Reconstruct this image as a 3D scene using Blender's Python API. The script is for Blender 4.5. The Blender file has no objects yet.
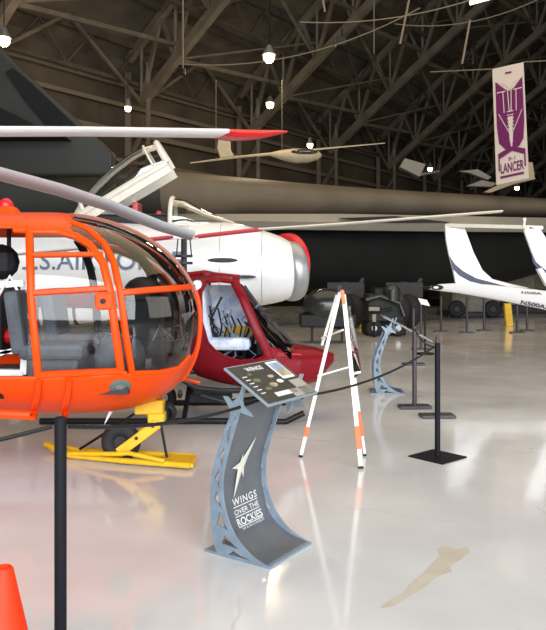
import bpy, bmesh, math, random
from math import sin, cos, pi, radians
from mathutils import Vector, Matrix
random.seed(7)
S = bpy.context.scene
COL = S.collection
F = 720.0; CX = 273.0; HY = 275.0; EYE = 1.6
V = Vector

def q(px, py, d):
    """point of the place seen at px,py in the photo, d metres ahead"""
    return V(((px - CX) / F * d, d, EYE + (HY - py) / F * d))

def gx(px, d): return (px - CX) / F * d
def gz(py, d): return EYE + (HY - py) / F * d

# ------------------------------------------------------------------ materials
M = {}
def mat(name, col, rough=.5, metal=0, noise=0, nscale=6, bump=0, bscale=40, coat=0, col2=None, emit=None, est=0, spec=.5):
    m = bpy.data.materials.new(name); m.use_nodes = True
    nt = m.node_tree; b = nt.nodes['Principled BSDF']
    b.inputs['Base Color'].default_value = (*col, 1)
    b.inputs['Roughness'].default_value = rough
    b.inputs['Metallic'].default_value = metal
    b.inputs['Coat Weight'].default_value = coat
    b.inputs['Coat Roughness'].default_value = .08
    b.inputs['Specular IOR Level'].default_value = spec
    if emit:
        b.inputs['Emission Color'].default_value = (*emit, 1); b.inputs['Emission Strength'].default_value = est
    tc = nt.nodes.new('ShaderNodeTexCoord')
    if noise or col2:
        n = nt.nodes.new('ShaderNodeTexNoise'); n.inputs['Scale'].default_value = nscale
        n.inputs['Detail'].default_value = 6
        nt.links.new(tc.outputs['Object'], n.inputs['Vector'])
        r = nt.nodes.new('ShaderNodeValToRGB')
        c2 = col2 or tuple(c * (1 - noise) for c in col)
        r.color_ramp.elements[0].position = .35; r.color_ramp.elements[1].position = .65
        r.color_ramp.elements[0].color = (*c2, 1); r.color_ramp.elements[1].color = (*col, 1)
        nt.links.new(n.outputs['Fac'], r.inputs['Fac']); nt.links.new(r.outputs['Color'], b.inputs['Base Color'])
    if bump:
        n2 = nt.nodes.new('ShaderNodeTexNoise'); n2.inputs['Scale'].default_value = bscale
        nt.links.new(tc.outputs['Object'], n2.inputs['Vector'])
        bp = nt.nodes.new('ShaderNodeBump'); bp.inputs['Strength'].default_value = bump; bp.inputs['Distance'].default_value = .02
        nt.links.new(n2.outputs['Fac'], bp.inputs['Height']); nt.links.new(bp.outputs['Normal'], b.inputs['Normal'])
    M[name] = m; return m

def glassmat(name, tint, gloss=.08):
    m = bpy.data.materials.new(name); m.use_nodes = True; nt = m.node_tree; nt.nodes.clear()
    o = nt.nodes.new('ShaderNodeOutputMaterial'); mx = nt.nodes.new('ShaderNodeMixShader')
    t = nt.nodes.new('ShaderNodeBsdfTransparent'); t.inputs[0].default_value = (*tint, 1)
    g = nt.nodes.new('ShaderNodeBsdfGlossy'); g.inputs['Roughness'].default_value = .04; g.inputs[0].default_value = (1, 1, 1, 1)
    fr = nt.nodes.new('ShaderNodeFresnel'); fr.inputs[0].default_value = 1.45
    mm = nt.nodes.new('ShaderNodeMath'); mm.operation = 'MULTIPLY'; mm.inputs[1].default_value = gloss / .04
    nt.links.new(fr.outputs[0], mm.inputs[0]); mm.use_clamp = True
    nt.links.new(mm.outputs[0], mx.inputs[0]); nt.links.new(t.outputs[0], mx.inputs[1]); nt.links.new(g.outputs[0], mx.inputs[2])
    nt.links.new(mx.outputs[0], o.inputs[0]); M[name] = m; return m

mat('orange', (.8, .066, .002), .36, noise=.1, nscale=3, spec=.22)
mat('orange_dark', (.62, .075, .01), .4)
mat('black', (.01, .01, .012), .5, spec=.3)
mat('post_black', (.008, .009, .012), .5, spec=.14)
mat('rubber', (.014, .014, .015), .75, bump=.2)
mat('dkgrey', (.03, .031, .034), .5, spec=.3, noise=.3)
mat('seat_grey', (.085, .1, .12), .75, noise=.35, nscale=9)
mat('cream', (.76, .72, .62), .5, noise=.1)
mat('white', (.86, .86, .86), .4)
mat('white_gloss', (.85, .86, .87), .25, coat=.5)
mat('silver', (.8, .8, .79), .32, metal=.1, noise=.1, nscale=2.5)
mat('silver_dk', (.35, .36, .37), .35, metal=.5)
mat('red', (.62, .015, .02), .35)
mat('maroon', (.2, .004, .012), .35, noise=.12, nscale=5, spec=.22)
mat('blade_grey', (.5, .52, .54), .4, metal=.2)
mat('pinkred', (.5, .05, .07), .4)
mat('yellow', (.82, .5, .015), .4, noise=.2, nscale=8)
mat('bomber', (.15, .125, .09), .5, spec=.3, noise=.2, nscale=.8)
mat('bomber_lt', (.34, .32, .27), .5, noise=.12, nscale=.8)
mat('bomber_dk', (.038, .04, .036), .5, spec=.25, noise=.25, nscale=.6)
mat('nacelle', (.008, .009, .0095), .6, noise=.3, nscale=1, spec=.18)
mat('stand_blue', (.2, .26, .32), .42, noise=.18, nscale=14, metal=.1)
mat('stand_dark', (.095, .105, .12), .38, noise=.15, nscale=10)
mat('stand_pale', (.22, .28, .32), .4, metal=.2)
mat('text_pale', (.62, .64, .64), .5)
mat('star_pale', (.55, .54, .47), .45)
mat('panel', (.035, .037, .036), .3, noise=.3, nscale=20)
mat('photo_sky', (.35, .45, .6), .5, noise=.5, nscale=12)
mat('photo_tan', (.45, .38, .25), .5, noise=.5, nscale=30)
mat('olive', (.1, .15, .06), .5)
mat('cone', (.85, .035, .006), .5, spec=.2)
mat('wood_white', (.84, .83, .8), .5)
mat('tape_orange', (.85, .17, .05), .5)
mat('greymetal', (.3, .31, .32), .35, metal=.6)
mat('navy', (.015, .02, .07), .4)
mat('usaf', (.13, .17, .25), .5)
mat('purple', (.16, .008, .115), .6)
mat('banner', (.7, .62, .56), .7)
mat('beam', (.17, .14, .1), .7, noise=.35, nscale=1.2)
mat('beam_dk', (.09, .072, .052), .8, noise=.3, nscale=1)
mat('roofm', (.13, .105, .072), .9, noise=.55, nscale=.5)
mat('nacelle_shiny', (.05, .055, .055), .2, metal=.5)
mat('rail', (.17, .14, .095), .6)
mat('tan', (.5, .42, .27), .5, noise=.15)
mat('tan_dk', (.2, .19, .14), .6, noise=.3)
mat('lamp', (1, .9, .7), .5, emit=(1, .7, .34), est=7)
mat('tube', (1, .95, .85), .5, emit=(1, .88, .68), est=5)
mat('paleblue', (.85, .88, .93), .6, col2=(.42, .52, .72), nscale=7)
mat('plum', (.045, .036, .045), .4)
mat('frame_brown', (.3, .1, .06), .4)
mat('sticker', (.1, .14, .13), .3)
glassmat('glass', (.96, .97, .97), .05)
glassmat('glass_canopy', (.86, .88, .86), .16)
glassmat('glass_dark', (.62, .64, .65), .06)
glassmat('glass_smoke', (.28, .3, .31), .09)

# floor
def floor_mat():
    m = bpy.data.materials.new('floor_epoxy'); m.use_nodes = True; nt = m.node_tree; b = nt.nodes['Principled BSDF']
    tc = nt.nodes.new('ShaderNodeTexCoord')
    def noise(sc, det=5, vec=None):
        n = nt.nodes.new('ShaderNodeTexNoise'); n.inputs['Scale'].default_value = sc; n.inputs['Detail'].default_value = det
        nt.links.new(vec or tc.outputs['Object'], n.inputs['Vector']); return n
    def mapr(s, a, b_, c, d):
        r = nt.nodes.new('ShaderNodeMapRange'); r.inputs[1].default_value = a; r.inputs[2].default_value = b_
        r.inputs[3].default_value = c; r.inputs[4].default_value = d; nt.links.new(s, r.inputs[0]); return r.outputs[0]
    def mix(f, c1, c2):
        x = nt.nodes.new('ShaderNodeMix'); x.data_type = 'RGBA'
        nt.links.new(f, x.inputs[0])
        for k, c in ((6, c1), (7, c2)):
            if isinstance(c, tuple): x.inputs[k].default_value = (*c, 1)
            else: nt.links.new(c, x.inputs[k])
        return x.outputs[2]
    n1 = noise(.55, 9); c = mix(mapr(n1.outputs[0], .35, .65, 0, 1), (.55, .56, .57), (.74, .735, .725))
    # thin cracks
    wv = nt.nodes.new('ShaderNodeTexVoronoi'); wv.feature = 'DISTANCE_TO_EDGE'; wv.inputs['Scale'].default_value = .55
    nd = noise(1.6, 4); ad = nt.nodes.new('ShaderNodeMixRGB'); ad.blend_type = 'ADD'; ad.inputs[0].default_value = .55
    nt.links.new(tc.outputs['Object'], ad.inputs[1]); nt.links.new(nd.outputs['Color'], ad.inputs[2])
    nt.links.new(ad.outputs[0], wv.inputs['Vector'])
    cr = mapr(wv.outputs['Distance'], .0, .008, .35, 0)
    nk = noise(1.1, 2); mk = mapr(nk.outputs[0], .5, .6, 0, 1)
    mu = nt.nodes.new('ShaderNodeMath'); mu.operation = 'MULTIPLY'; nt.links.new(cr, mu.inputs[0]); nt.links.new(mk, mu.inputs[1])
    c = mix(mu.outputs[0], c, (.38, .36, .31))
    nt.links.new(c, b.inputs['Base Color'])
    b.inputs['Roughness'].default_value = .1
    b.inputs['Specular IOR Level'].default_value = .55
    nr = noise(2.2, 4); nt.links.new(mapr(nr.outputs[0], .3, .7, .06, .15), b.inputs['Roughness'])
    nb = noise(1.6, 3); bp = nt.nodes.new('ShaderNodeBump'); bp.inputs['Strength'].default_value = .2; bp.inputs['Distance'].default_value = .012
    nt.links.new(nb.outputs[0], bp.inputs['Height']); nt.links.new(bp.outputs[0], b.inputs['Normal'])
    M['floor'] = m
floor_mat()
mat('stain', (.6, .555, .455), .16, noise=.12, nscale=6)

def wall_mat():
    m = mat('wallp', (.115, .088, .06), .8, noise=.55, nscale=.3)
wall_mat()

# ------------------------------------------------------------------ mesh builder
class MB:
    def __init__(s): s.v = []; s.f = []; s.m = []; s.cur = 0
    def add(s, vs, fs):
        o = len(s.v); s.v += [V(a) for a in vs]; s.f += [tuple(i + o for i in f) for f in fs]; s.m += [s.cur] * len(fs)
        return s
    def box(s, c, sz, rot=None):
        c = V(c); h = [a / 2 for a in sz]
        vs = [V((x * h[0], y * h[1], z * h[2])) for x in (-1, 1) for y in (-1, 1) for z in (-1, 1)]
        if rot is not None: vs = [rot @ a for a in vs]
        return s.add([a + c for a in vs], [(0, 1, 3, 2), (4, 6, 7, 5), (0, 4, 5, 1), (2, 3, 7, 6), (0, 2, 6, 4), (1, 5, 7, 3)])
    def bar(s, a, b, w, h=None, up=V((0, 0, 1))):
        a = V(a); b = V(b); h = h or w; d = (b - a)
        L = d.length; d.normalize()
        if abs(d.dot(up)) > .98: up = V((0, 1, 0))
        x = d.cross(up).normalized(); y = x.cross(d).normalized()
        return s.box((a + b) / 2, (w, L, h), Matrix((x, d, y)).transposed())
    def tube(s, pts, r, n=8, caps=True):
        pts = [V(p) for p in pts]; N = len(pts)
        rs = r if isinstance(r, (list, tuple)) else [r] * N
        rings = []; prev = None
        for i, p in enumerate(pts):
            t = (pts[min(i + 1, N - 1)] - pts[max(i - 1, 0)]).normalized()
            if prev is None:
                u = t.cross(V((0, 0, 1)) if abs(t.z) < .9 else V((1, 0, 0))).normalized()
            else:
                u = (prev - t * prev.dot(t)).normalized()
            prev = u; w = t.cross(u)
            rings.append([p + (u * cos(2 * pi * k / n) + w * sin(2 * pi * k / n)) * rs[i] for k in range(n)])
        return s.loft(rings, caps)
    def loft(s, rings, caps=True, closed=True):
        n = len(rings[0]); vs = [p for r in rings for p in r]; fs = []
        for i in range(len(rings) - 1):
            for k in range(n if closed else n - 1):
                a = i * n + k; b = i * n + (k + 1) % n
                fs.append((a, b, b + n, a + n))
        if caps: fs.append(tuple(range(n))[::-1]); fs.append(tuple((len(rings) - 1) * n + k for k in range(n)))
        return s.add(vs, fs)
    def prism(s, pts, off):
        """closed outline pts extruded by vector off"""
        off = V(off); n = len(pts); a = [V(p) for p in pts]
        fs = [tuple(range(n))[::-1], tuple(range(n, 2 * n))] + [(i, (i + 1) % n, (i + 1) % n + n, i + n) for i in range(n)]
        return s.add(a + [p + off for p in a], fs)
    def disc(s, c, axis, r, t, n=24, hole=0):
        c = V(c); ax = V(axis).normalized(); u = ax.cross(V((0, 0, 1)) if abs(ax.z) < .9 else V((1, 0, 0))).normalized(); w = ax.cross(u)
        R = lambda rr, o: [c + ax * o + (u * cos(2 * pi * k / n) + w * sin(2 * pi * k / n)) * rr for k in range(n)]
        if hole: return s.loft([R(hole, -t / 2), R(r, -t / 2), R(r, t / 2), R(hole, t / 2), R(hole, -t / 2)], False)
        return s.loft([R(r, -t / 2), R(r, t / 2)])
    def torus(s, c, axis, R, r, n=32, m=12, flat=1.0):
        c = V(c); ax = V(axis).normalized(); u = ax.cross(V((0, 0, 1)) if abs(ax.z) < .9 else V((1, 0, 0))).normalized(); w = ax.cross(u)
        rings = []
        for k in range(n + 1):
            d = u * cos(2 * pi * k / n) + w * sin(2 * pi * k / n)
            rings.append([c + d * (R + r * cos(2 * pi * j / m)) + ax * r * flat * sin(2 * pi * j / m) for j in range(m)])
        return s.loft(rings, False)
    def ball(s, c, r, n=16, sc=(1, 1, 1), rot=None):
        rings = []
        for i in range(n // 2 + 1):
            a = -pi / 2 + pi * i / (n // 2)
            rings.append([V((cos(a) * cos(2 * pi * k / n) * sc[0], cos(a) * sin(2 * pi * k / n) * sc[1], sin(a) * sc[2])) * r for k in range(n)])
        if rot is not None: rings = [[rot @ p for p in rg] for rg in rings]
        return s.loft([[p + V(c) for p in rg] for rg in rings], False)
    def lathe(s, c, prof, n=24):
        c = V(c)
        return s.loft([[c + V((r * cos(2 * pi * k / n), r * sin(2 * pi * k / n), z)) for k in range(n)] for r, z in prof], True)
    def build(s, name, mats, parent=None, smooth=False, bevel=0, ang=40, base=None):
        me = bpy.data.meshes.new(name)
        off = V((0, 0, 0))
        if parent is not None: off = root_loc(parent)
        elif base is not None: off = V(base)
        elif s.v:
            lo = [min(v[i] for v in s.v) for i in range(3)]; hi = [max(v[i] for v in s.v) for i in range(3)]
            off = V(((lo[0] + hi[0]) / 2, (lo[1] + hi[1]) / 2, lo[2]))
        me.from_pydata([v - off for v in s.v], [], s.f)
        mats = mats if isinstance(mats, (list, tuple)) else [mats]
        for m_ in mats: me.materials.append(M[m_])
        for p, mi in zip(me.polygons, s.m): p.material_index = mi; p.use_smooth = smooth
        bm = bmesh.new(); bm.from_mesh(me); bmesh.ops.remove_doubles(bm, verts=bm.verts, dist=1e-5)
        bmesh.ops.recalc_face_normals(bm, faces=bm.faces)
        if smooth:
            for e in bm.edges:
                if len(e.link_faces) == 2 and e.calc_face_angle(0) > radians(ang): e.smooth = False
        bm.to_mesh(me); bm.free()
        o = bpy.data.objects.new(name, me); COL.objects.link(o)
        if parent is not None: o.parent = parent
        else: o.location = off
        if bevel:
            b = o.modifiers.new('bevel', 'BEVEL'); b.width = bevel; b.segments = 2; b.limit_method = 'ANGLE'
        return o

def root_loc(p):
    while p.parent is not None: p = p.parent
    return V(p['_loc']) if '_loc' in p else V(p.location)

def tag(o, label=None, cat=None, group=None, kind=None):
    if label: o['label'] = label
    if cat: o['category'] = cat
    if group: o['group'] = group
    if kind: o['kind'] = kind
    return o
def thing(name, loc, label, cat, group=None):
    o = bpy.data.objects.new(name, None); COL.objects.link(o); o.location = loc; o.empty_display_size = .2
    return tag(o, label, cat, group)
def struct(name, mb, m, **k):
    return tag(mb.build(name, m, **k), kind='structure')
def copy_tree(o, parent=None):
    c = o.copy(); COL.objects.link(c)
    if parent is not None: c.parent = parent
    for ch in list(o.children): copy_tree(ch, c)
    return c
def textmesh(body, size=1, bold=0, spacing=1.0, shear=0.0, extrude=0.0):
    cu = bpy.data.curves.new('lettering', 'FONT'); cu.body = body; cu.size = size; cu.offset = bold; cu.space_character = spacing
    cu.shear = shear; cu.extrude = extrude; cu.resolution_u = 3
    o = bpy.data.objects.new('lettering', cu); COL.objects.link(o)
    dg = bpy.context.evaluated_depsgraph_get(); me = bpy.data.meshes.new_from_object(o.evaluated_get(dg))
    vs = [v.co.copy() for v in me.vertices]; fs = [tuple(p.vertices) for p in me.polygons]
    COL.objects.unlink(o); bpy.data.objects.remove(o); bpy.data.curves.remove(cu); bpy.data.meshes.remove(me)
    return vs, fs
def addtext(mb, body, fn, height=None, width=None, bold=0, **k):
    """fn maps text (u,v) in metres (v up, u right, origin lower left) to a point"""
    vs, fs = textmesh(body, 1, bold, **k)
    x0 = min(v.x for v in vs); x1 = max(v.x for v in vs); y0 = min(v.y for v in vs); y1 = max(v.y for v in vs)
    sy = height / (y1 - y0); sx = (width / (x1 - x0)) if width else sy
    mb.add([fn((v.x - x0) * sx, (v.y - y0) * sy) for v in vs], fs)

def interp(x, tab):
    if x <= tab[0][0]: return tab[0][1]
    for (a, b), (c, d) in zip(tab, tab[1:]):
        if x <= c: return b + (d - b) * (x - a) / (c - a)
    return tab[-1][1]
def inpoly(x, y, P):
    r = False; n = len(P)
    for i in range(n):
        x1, y1 = P[i]; x2, y2 = P[(i + 1) % n]
        if (y1 > y) != (y2 > y) and x < (x2 - x1) * (y - y1) / (y2 - y1) + x1: r = not r
    return r

# ------------------------------------------------------------------ camera, view
cam = bpy.data.cameras.new('camera'); co = bpy.data.objects.new('camera', cam); COL.objects.link(co)
co.location = (0, 0, EYE); co.rotation_euler = (pi / 2, 0, 0)
cam.sensor_fit = 'HORIZONTAL'; cam.sensor_width = 36; cam.lens = 36 * F / 546
cam.shift_x = 0; cam.shift_y = -40 / 546; cam.clip_end = 400
S.camera = co
S.view_settings.view_transform = 'Standard'; S.view_settings.look = 'None'; S.view_settings.gamma = 1; S.view_settings.exposure = 0
S.view_settings.use_curve_mapping = False

# ------------------------------------------------------------------ hangar
U = V((.588, .809, 0)); N = V((.809, -.588, 0)); W0 = V((-10.3, 35, 0))
def H(s, qn, z): return W0 + U * s + N * qn + V((0, 0, z))
struct('floor', MB().box((15, 40, -.1), (150, 130, .2)), 'floor', base=(0, 0, 0))
wl = MB(); wl.add([H(-40, 0, 0), H(130, 0, 0), H(130, 0, 13.1), H(-40, 0, 13.1), H(-40, -.4, 0), H(130, -.4, 0), H(130, -.4, 13.1), H(-40, -.4, 13.1)],
       [(0, 1, 2, 3), (5, 4, 7, 6), (3, 2, 6, 7), (0, 4, 5, 1)])
struct('wall_back', wl, 'wallp')
rf = MB(); QN = 34
def RZ(qn): return 12 + .78 * qn - .004 * qn * qn
rows = [[H(s, qn, RZ(qn) + 1.0) for s in range(-40, 131, 10)] for qn in range(0, QN + 1, 2)]
rf.loft(rows, False, False)
struct('ceiling', rf, 'roofm')
gi = MB()
for z, w in ((11.6, .22), (10.5, .16), (9.1, .2), (7.6, .14)):
    gi.bar(H(-30, .35, z), H(110, .35, z), w, w * 1.3)
struct('trim_1', gi, 'rail')
# purlins
for i, qn in enumerate(range(1, QN, 2)):
    p = MB(); p.bar(H(-30, qn, RZ(qn) + .75), H(110, qn, RZ(qn) + .75), .18, .35)
    if i % 2 == 0: p.bar(H(-30, qn, RZ(qn) - 1.2), H(110, qn, RZ(qn) - 1.2), .14, .2)
    if i % 2 == 0:
        for s in range(-26, 104, 3):
            p.bar(H(s, qn, RZ(qn) + .6), H(s + 1.5, qn, RZ(qn) - 1.15), .1, .1); p.bar(H(s + 1.5, qn, RZ(qn) - 1.15), H(s + 3, qn, RZ(qn) + .6), .1, .1)
    struct('roof_purlin_beam', p, 'beam_dk')
for i in range(14):
    s = -24 + 9.3 * i
    b = MB()
    prev = None; k = 0
    b.bar(H(s, .5, 0), H(s, .5, 12.2), .3, .35); b.bar(H(s, 2.0, 7.5), H(s, 2.0, 12.5), .22, .22); b.bar(H(s, .5, 7.6), H(s, 2, 9.6), .18)
    for qn in [0.5 + 2.4 * j for j in range(14)]:
        t = H(s, qn, RZ(qn) + .5); o = H(s, qn + 1.0, RZ(qn) - 1.9)
        if prev:
            b.bar(prev[0], t, .34, .4); b.bar(prev[1], o, .38, .45)
            b.bar(prev[1], t, .16, .2); b.bar(t, o, .14, .18)
        prev = (t, o)
        # cross bracing to the next rib
        if k % 2 == 0:
            b.bar(o, H(s + 4.65, qn + 1, RZ(qn + 1) + .6), .13, .16); b.bar(o, H(s - 4.65, qn + 1, RZ(qn + 1) + .6), .13, .16)
        b.bar(o, H(s, qn + 1.0, RZ(qn + 1) + .5), .14, .14)
        if k % 2 == 1:
            b.bar(o, H(s + 9.3, qn + 1, RZ(qn + 1) - 1.9), .16, .2)
            b.bar(t, H(s + 4.65, qn + 3.4, RZ(qn + 3.4) - .2), .12, .12)
        if k % 3 == 1:
            b.bar(o, H(s + 9.3, qn + 3.4, RZ(qn + 3.4) - 1.6), .1, .1)
        k += 1
    struct('roof_rib_beam', b, 'beam')

# side wall & front (doorway behind the camera stays open to daylight)
# ------------------------------------------------------------------ lights
def area(name, loc, rot, sx, sy, e, col):
    l = bpy.data.lights.new(name, 'AREA'); l.shape = 'RECTANGLE'; l.size = sx; l.size_y = sy; l.energy = e; l.color = col
    o = bpy.data.objects.new(name, l); COL.objects.link(o); o.location = loc; o.rotation_euler = rot; return o
area('daylight_through_hangar_door', (4, -9, 6.2), (radians(78), 0, radians(4)), 26, 11, 7300, (.93, .96, 1))
area('warm_area_right', (22, 4, 5.0), (radians(82), 0, radians(75)), 14, 8, 800, (1, .94, .85))  # soft, slightly warm area lamp from the right
area('roof_skylight', (3, 14, 16), (0, 0, 0), 24, 16, 2000, (1, .78, .52))  # added overhead fill that warms the middle floor, not a real skylight
w = bpy.data.worlds.new('world'); S.world = w; w.use_nodes = True
w.node_tree.nodes['Background'].inputs[0].default_value = (.9, .85, .78, 1)
w.node_tree.nodes['Background'].inputs[1].default_value = .05

# high-bay lamps
def lamp_proto(loc, label, e, L, r=.2):
    t = thing('hanging_lamp', loc, label, 'lamp', 'high bay lamps under the roof')
    c = V(loc)
    MB().lathe(c, [(r * .35, .35), (r * .4, .3), (r * .9, .08), (r * 1.0, 0), (r * .93, 0), (r * .35, .27)], 20).build('reflector', 'greymetal', t, True)
    MB().ball(c - V((0, 0, r * .35)), r * .85, 14).build('bulb', 'lamp', t, True)
    MB().tube([c + V((0, 0, .33)), c + V((0, 0, L))], .02, 6).build('cable', 'black', t)
    l = bpy.data.lights.new('lamp_glow', 'POINT'); l.energy = e * .5; l.color = (1, .8, .52); l.shadow_soft_size = .3
    o = bpy.data.objects.new('lamp_glow', l); COL.objects.link(o); o.location = c - V((0, 0, .45))
    return t
for px, py, d, r, e, lab in [
        (4, 38, 26, .26, 500, 'glowing high bay lamp at the upper left corner above the dark tail fin'),
        (269, 55, 27, .26, 600, 'large glowing high bay lamp, upper of the pair above the long white rotor blade'),
        (270, 103, 37, .24, 500, 'glowing lamp, lower of the pair above the long white rotor blade'),
        (128, 107, 31, .17, 150, 'small glowing lamp on a curved bracket by the tan hangar wall'),
        (310, 144, 40, .2, 150, 'small glowing lamp just above the nose of the hanging cream glider'),
        (430, 168, 48, .2, 200, 'small glowing lamp low between the white hanging box kite and banner'),
        (517, 187, 50, .2, 200, 'small glowing lamp low under the purple banner'),
        (177, 125, 36, .13, 60, 'tiny glowing lamp above the red-tipped rotor blade')][:7]:
    c = q(px, py, d); lamp_proto(c, lab, e, 6 if r > .2 else 3, r)
# tube light at the very top
t = thing('ceiling_light', q(480, 1, 22), 'thin bright tube light at the top edge near the right corner', 'light')
MB().bar(q(470, 3, 22), q(492, -3, 22), .1, .1).build('tube', 'tube', t)
MB().bar(q(470, 1, 22) + V((0, 0, .08)), q(492, -5, 22) + V((0, 0, .08)), .16, .06).build('housing', 'greymetal', t)
# drooping roof cables
def sagline(a, b, sag, n=14):
    a = V(a); b = V(b)
    return [a.lerp(b, i / n) - V((0, 0, sag * 4 * (i / n) * (1 - i / n))) for i in range(n + 1)]
for nm, a, b, sg, r, lab in [
        (1, q(180, 64, 23), q(420, 8, 23), .6, .018, 'thin power cable drooping past the upper lamp'),
        (2, q(395, 24, 25), q(560, -12, 25), .5, .018, 'thin power cable drooping below the tube light'),
        (3, q(300, 22, 20), q(500, -10, 20), .3, .016, 'thin power cable strung along the top edge')]:
    tag(MB().tube(sagline(a, b, sg), r, 5).build('power_cable', 'rail'), lab, 'cable')
for pts, lab in [(((322, -6), (325, 12)), 'short metal hanger rod at the top edge right of the upper lamp'),
                 (((409, 0), (400, 44)), 'thin slanted metal rod hanging left of the tube light'),
                 (((470, 20), (462, 64)), 'thin slanted metal rod hanging left of the banner')]:
    tag(MB().bar(q(*pts[0], 24), q(*pts[1], 24), .06).build('hanger_rod', 'rail'), lab, 'rod')
t = thing('roof_speaker', q(341, 40, 24), 'small black device hanging from the roof beams right of the upper lamp', 'speaker')
MB().box(q(341, 42, 24), (.34, .3, .3)).build('cabinet', 'black', t, bevel=.03)
MB().tube([q(342, 38, 24), q(342, 29, 24)], .04, 6).build('bracket', 'black', t)
for px, y0, y1, d, lab in ((183, -8, 75, 24, 'thin dark rod hanging with black end fitting, left of the lamps'), (374, -8, 60, 30, 'thin dark rod hanging from the roof in the centre')):
    t = thing('drop_rod', q(px, y1, d), lab, 'rod')
    MB().tube([q(px, y0, d), q(px, y1, d)], .03, 6).build('rod', 'rail', t)
    MB().tube([q(px, y1 - 6, d), q(px, y1, d)], .09, 8).build('fitting', 'black', t)

# ------------------------------------------------------------------ large bomber
def dB(px): return 17.2 + px * .0165
bo = thing('bomber', q(270, 275, dB(270)).xy.to_3d(), 'huge dark grey bomber filling the background behind the other aircraft', 'aircraft')
topT = [(-260, 120), (-60, 138), (0, 146), (60, 152), (120, 160), (180, 166), (240, 172), (300, 178), (400, 186), (546, 195), (700, 203)]
rings = []
for px in range(-260, 701, 20):
    d = dB(px); z1 = gz(interp(px, topT), d); z0 = gz(216, d) if px > 120 else gz(226, d)
    zc = (z0 + z1) / 2; h = (z1 - z0) / 2
    ring = []
    for k in range(28):
        a = 2 * pi * k / 28
        ring.append(V((gx(px, d), d + 1.6 - 1.6 * (abs(cos(a)) ** .8) * (1 if cos(a) > 0 else -1), zc + h * (abs(sin(a)) ** .85) * (1 if sin(a) > 0 else -1))))
    rings.append(ring)
fz = MB(); n_left = 0
fz.loft(rings)
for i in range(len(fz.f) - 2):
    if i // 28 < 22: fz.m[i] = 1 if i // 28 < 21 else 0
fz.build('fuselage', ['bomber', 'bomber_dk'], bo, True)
# wing glove lip
lip = MB(); r2 = []
for px in range(60, 701, 20):
    d = dB(px) - .5; zt = gz(213 if px < 345 else 213 + (px - 345) * .02, d); zb = gz(interp(px, [(60, 222), (300, 229), (450, 231), (700, 233)]), d)
    r2.append([V((gx(px, d), d + 2.6, zt)), V((gx(px, d), d + .3, zt)), V((gx(px, d), d, (zt * .45 + zb * .55))), V((gx(px, d), d + .25, zb)), V((gx(px, d), d + 2.6, zb))])
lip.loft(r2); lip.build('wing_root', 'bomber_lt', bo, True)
sd = MB(); sd.prism([q(340, 218, dB(340) - .75), q(395, 216, dB(395) - .75), q(450, 222, dB(450) - .6), q(395, 222.5, dB(395) - .7)], (0, .3, 0))
sd.build('slot', 'bomber_dk', bo)
# engine nacelle
nc = MB(); r3 = []
for px in range(190, 701, 10):
    d = dB(px) - .2; f = 1.0
    if px > 440: f = max(.6, 1 - ((px - 440) / 120) ** 2 * .4)
    zt = gz(228, d); zb = gz(232 + 60 * f, d); zc = (zt + zb) / 2; h = (zt - zb) / 2
    r3.append([V((gx(px, d), d + 1.4 - 1.4 * (abs(cos(a)) ** .55) * (1 if cos(a) > 0 else -1), zc + h * (abs(sin(a)) ** .55) * (1 if sin(a) > 0 else -1))) for a in [2 * pi * k / 28 for k in range(28)]])
nc.loft(r3).build('engine_nacelle', 'nacelle', bo, True)
# tail fin upper left
fn = MB(); d = 17.3
fn.prism([q(a, b, d) for a, b in [(-90, -40), (-30, 10), (0, 48), (22, 70), (75, 118), (112, 152), (112, 175), (-90, 175)]], (0, .5, 0))
fn.build('tail_fin', 'bomber_dk', bo, bevel=.06)
rd = MB(); rd.prism([q(a, b, d - .05) for a, b in [(5, 72), (13, 68), (30, 82), (82, 131), (50, 131), (24, 100)]], (0, .15, 0))
rd.build('rudder_gap', 'nacelle', bo)
hs = MB(); hs.prism([q(a, b, d - .9) for a, b in [(-80, 95), (0, 107), (42, 128), (62, 134), (-80, 134)]], (0, 1.0, 0))
hs.build('tailplane', 'nacelle', bo, bevel=.04)
# bomber landing gear
def wheel(mb_t, mb_h, c, ax, R, r):
    mb_t.torus(c, ax, R - r, r, 28, 10); mb_h.disc(c, ax, R - r * 1.2, r * 1.2, 20)
for wx in (338, 352, 398, 408):
    tt, hh = MB(), MB(); wheel(tt, hh, V((gx(wx, 21.5), 21.5, .52)), (1, .5, 0), .52, .2)
    o = tt.build('wheel', 'rubber', bo, True); hh.build('hub', 'dkgrey', o, True)
for wx in (345, 403):
    g = MB(); g.tube([V((gx(wx, 21.8), 21.8, .5)), V((gx(wx, 21.8), 21.8, 1.4))], .13, 10); g.bar(V((gx(wx, 21.8), 21.8, .6)), V((gx(wx + 18, 21.8), 21.8, 1.5)), .1)
    g.box(V((gx(wx, 21.8), 21.6, 1.15)), (1.1, .1, .45)); g.build('landing_gear_leg', 'dkgrey', bo)

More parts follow.
